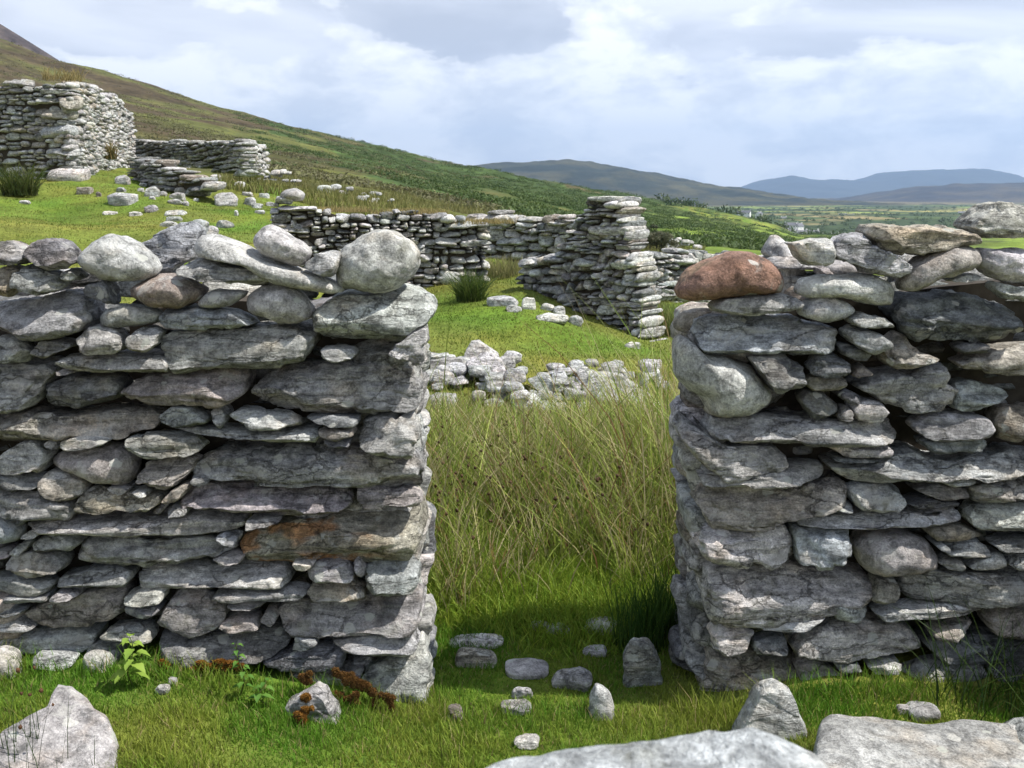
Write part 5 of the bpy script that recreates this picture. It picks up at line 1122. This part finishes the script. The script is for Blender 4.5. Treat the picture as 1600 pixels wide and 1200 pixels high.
t1 = rs.normal(size=(N*m, 3)); t1 /= np.linalg.norm(t1, axis=1)[:, None]; t2 = np.cross(t1, d.reshape(-1, 3)); t2 /= np.maximum(np.linalg.norm(t2, axis=1)[:, None], 1e-6)
V = np.stack([P-t1*sz, P+t2*sz*.7, P+t1*sz], 1).reshape(-1, 3); cb = np.repeat(np.repeat(mixc(N, (.095, .085, .045), (.15, .155, .06), .3), m, 0)*rs.uniform(.8, 1.2, (N*m, 1)), 3, 0)
o = link('heather', mesh_np('heather', V, np.arange(len(V)).reshape(-1, 3), np.concatenate([cb, np.ones((len(cb), 1))], 1), False), LEAF); tag(o, 'brown olive heather and moor grass over the upper slope', 'heather', kind='stuff')
# far woods and hedges on the plain
N = 900; dep = np.exp(rs.uniform(math.log(560), math.log(3400), N*3)); uu = rs.uniform(1030, 1700, N*3); xx = (uu-800)/FPX*dep
gx_ = xx/110+.3*np.sin(dep/300); hd_ = (np.minimum(gx_ % 1, 1-gx_ % 1) < .07) | (np.minimum((dep/240) % 1, 1-(dep/240) % 1) < .05); wd_ = fbm(np.stack([xx*.0035, dep*.0035, 0*xx], 1)+7, 5) > .02
k = hd_ | wd_; xx, dep = xx[k][:N], dep[k][:N]; zz = ground(xx, dep); N = len(xx); m = 40
rad = rs.uniform(2, 4.2, N); d = rs.normal(size=(N, m, 3)); d /= np.linalg.norm(d, axis=2)[..., None]; d[..., 2] = np.abs(d[..., 2])
P = (np.stack([xx, dep, zz], 1)[:, None]+d*rad[:, None, None]*rs.uniform(.6, 1.1, (N, m, 1))*np.array([1.3, 1.3, 1.15])).reshape(-1, 3); sz = np.repeat(rad, m)[:, None]*.34*rs.uniform(.6, 1.3, (N*m, 1))
t1 = rs.normal(size=(N*m, 3)); t1 /= np.linalg.norm(t1, axis=1)[:, None]; t2 = np.cross(t1, d.reshape(-1, 3)); t2 /= np.maximum(np.linalg.norm(t2, axis=1)[:, None], 1e-6)
V = np.stack([P-t1*sz, P+t2*sz*.7, P+t1*sz], 1).reshape(-1, 3); cb = np.repeat(np.repeat(mixc(N, (.035, .065, .025), (.075, .105, .04)), m, 0)*rs.uniform(.8, 1.2, (N*m, 1)), 3, 0)
o = link('woodland', mesh_np('woodland', V, np.arange(len(V)).reshape(-1, 3), np.concatenate([cb, np.ones((len(cb), 1))], 1), False), LEAF); tag(o, 'dark woods and hedges spread over the distant plain', 'woodland', kind='stuff')

# ---------------------------------------------------------------- houses of the far village
WHITE = flat_mat('whitewash', (.78, .78, .75), .5, .06); SLATE = flat_mat('slate', (.14, .145, .16), .6, .2, .7); GLASS = flat_mat('window_glass', (.04, .05, .06), 1, .1, .2)
def prim(name, V, F, mat, parent): 
    me = bpy.data.meshes.new(name); me.from_pydata([tuple(v) for v in V], [], F); return link(name, me, mat, parent, parent.location)
def boxv(x0, x1, y0, y1, z0, z1): return [(x0, y0, z0), (x1, y0, z0), (x1, y1, z0), (x0, y1, z0), (x0, y0, z1), (x1, y0, z1), (x1, y1, z1), (x0, y1, z1)]
BF = [(0, 1, 5, 4), (1, 2, 6, 5), (2, 3, 7, 6), (3, 0, 4, 7), (4, 5, 6, 7), (3, 2, 1, 0)]
def house(label, u, v, L, W_, H, rh, rot, group=None, Y=1000, nch=2):
    P = at(u, v, Y); rt_ = empty('house', P); tag(rt_, label, 'house', group)
    a, b = L/2, W_/2
    prim('wall', [(-a, -b, -5), (a, -b, -5), (a, b, -5), (-a, b, -5), (-a, -b, H), (a, -b, H), (a, b, H), (-a, b, H), (-a, 0, H+rh), (a, 0, H+rh)], [(0, 1, 5, 4), (1, 2, 6, 9, 5), (2, 3, 7, 6), (3, 0, 4, 8, 7), (3, 2, 1, 0)], WHITE, rt_)
    e = .35; s = e*rh/b; prim('roof', [(-a-e, -b-e, H-s), (a+e, -b-e, H-s), (a+e, 0, H+rh), (-a-e, 0, H+rh), (-a-e, b+e, H-s), (a+e, b+e, H-s), (-a-e, -b-e, H-s+.25), (a+e, -b-e, H-s+.25), (a+e, 0, H+rh+.25), (-a-e, 0, H+rh+.25), (-a-e, b+e, H-s+.25), (a+e, b+e, H-s+.25)],
        [(6, 7, 8, 9), (9, 8, 11, 10), (0, 3, 2, 1), (3, 4, 5, 2), (0, 1, 7, 6), (4, 10, 11, 5), (0, 6, 9, 3), (3, 9, 10, 4), (1, 2, 8, 7), (2, 5, 11, 8)], SLATE, rt_)
    for k in range(nch):
        cx = -a+.6+(2*a-1.2)*k/max(1, nch-1); prim('chimney', boxv(cx-.45, cx+.45, -.4, .4, H+rh-.5, H+rh+1.1), BF, WHITE, rt_)
    nw = max(2, int(L/3))
    for k in range(nw):
        cx = -a+L*(k+.5)/nw
        if k == nw//2: prim('door', boxv(cx-.45, cx+.45, -b-.06, -b+.05, 0, 2.1), BF, SLATE, rt_)
        else: prim('window', boxv(cx-.55, cx+.55, -b-.06, -b+.05, 1.0, 2.2), BF, GLASS, rt_)
    for ch in rt_.children: pass
    rt_.rotation_euler[2] = rot; return rt_
HS = [(1060, 322, 9, 'white house highest on the slope above the stepped gable'), (1162, 336, 17, 'white house with its gable towards us, left of the pair on the plain'), (1186, 338, 13, 'smaller white house, right of the pair on the plain'), (1224, 345, 9, 'tiny white house above the larger farmhouse'),
      (1236, 356, 15, 'larger white farmhouse just above the grey terraces'), (1248, 357, 10, 'small white outhouse at the right of the farmhouse'), (1316, 339, 14, 'white house at the left of the roadside cluster below the fields'), (1326, 340, 16, 'middle white house of the roadside cluster'), (1338, 340, 12, 'right white house of the roadside cluster'), (1502, 335, 14, 'pale house among the fields at the far right')]
for i, (u, v, L, lab) in enumerate(HS): house(lab, u, v, L, 6, 3.0, 2.8, Y=(1150, 1300, 1350, 1500, 1150, 1150, 1800, 1800, 1850, 2000)[i], rot=(.3, -.5, 1.0, .2, -.25, .6, .1, -.2, .4, .1)[i])
for i, (u, v, L, lab) in enumerate([(1205, 369, 16, 'leftmost long grey roofed terrace in the village'), (1229, 373, 14, 'second grey roofed terrace, left of the middle'), (1259, 376, 17, 'third grey roofed terrace, nearest the standing coping stone'), (1297, 380, 13, 'rightmost grey roofed terrace behind the coping stones')]): house(lab, u, v, L, 8, 3.2, 3.4, .12, Y=(700, 680, 660, 700)[i], nch=3)

# ---------------------------------------------------------------- haze
hz = boxv(-24000, 24000, -400, 24000, -45, 1500)
me = bpy.data.meshes.new('haze'); me.from_pydata(hz, [], BF); m, t_ = new_mat('air'); vo = t_.n('ShaderNodeVolumePrincipled'); vo.inputs['Density'].default_value = HAZE = 6.0e-5
vo.inputs['Color'].default_value = (.50, .70, 1.0, 1); vo.inputs['Anisotropy'].default_value = .2
t_.l(vo.outputs[0], t_.n('ShaderNodeOutputMaterial').inputs['Volume']); o = link('haze', me, m); tag(o, 'pale blue air lying over the far hills', 'haze', kind='stuff')
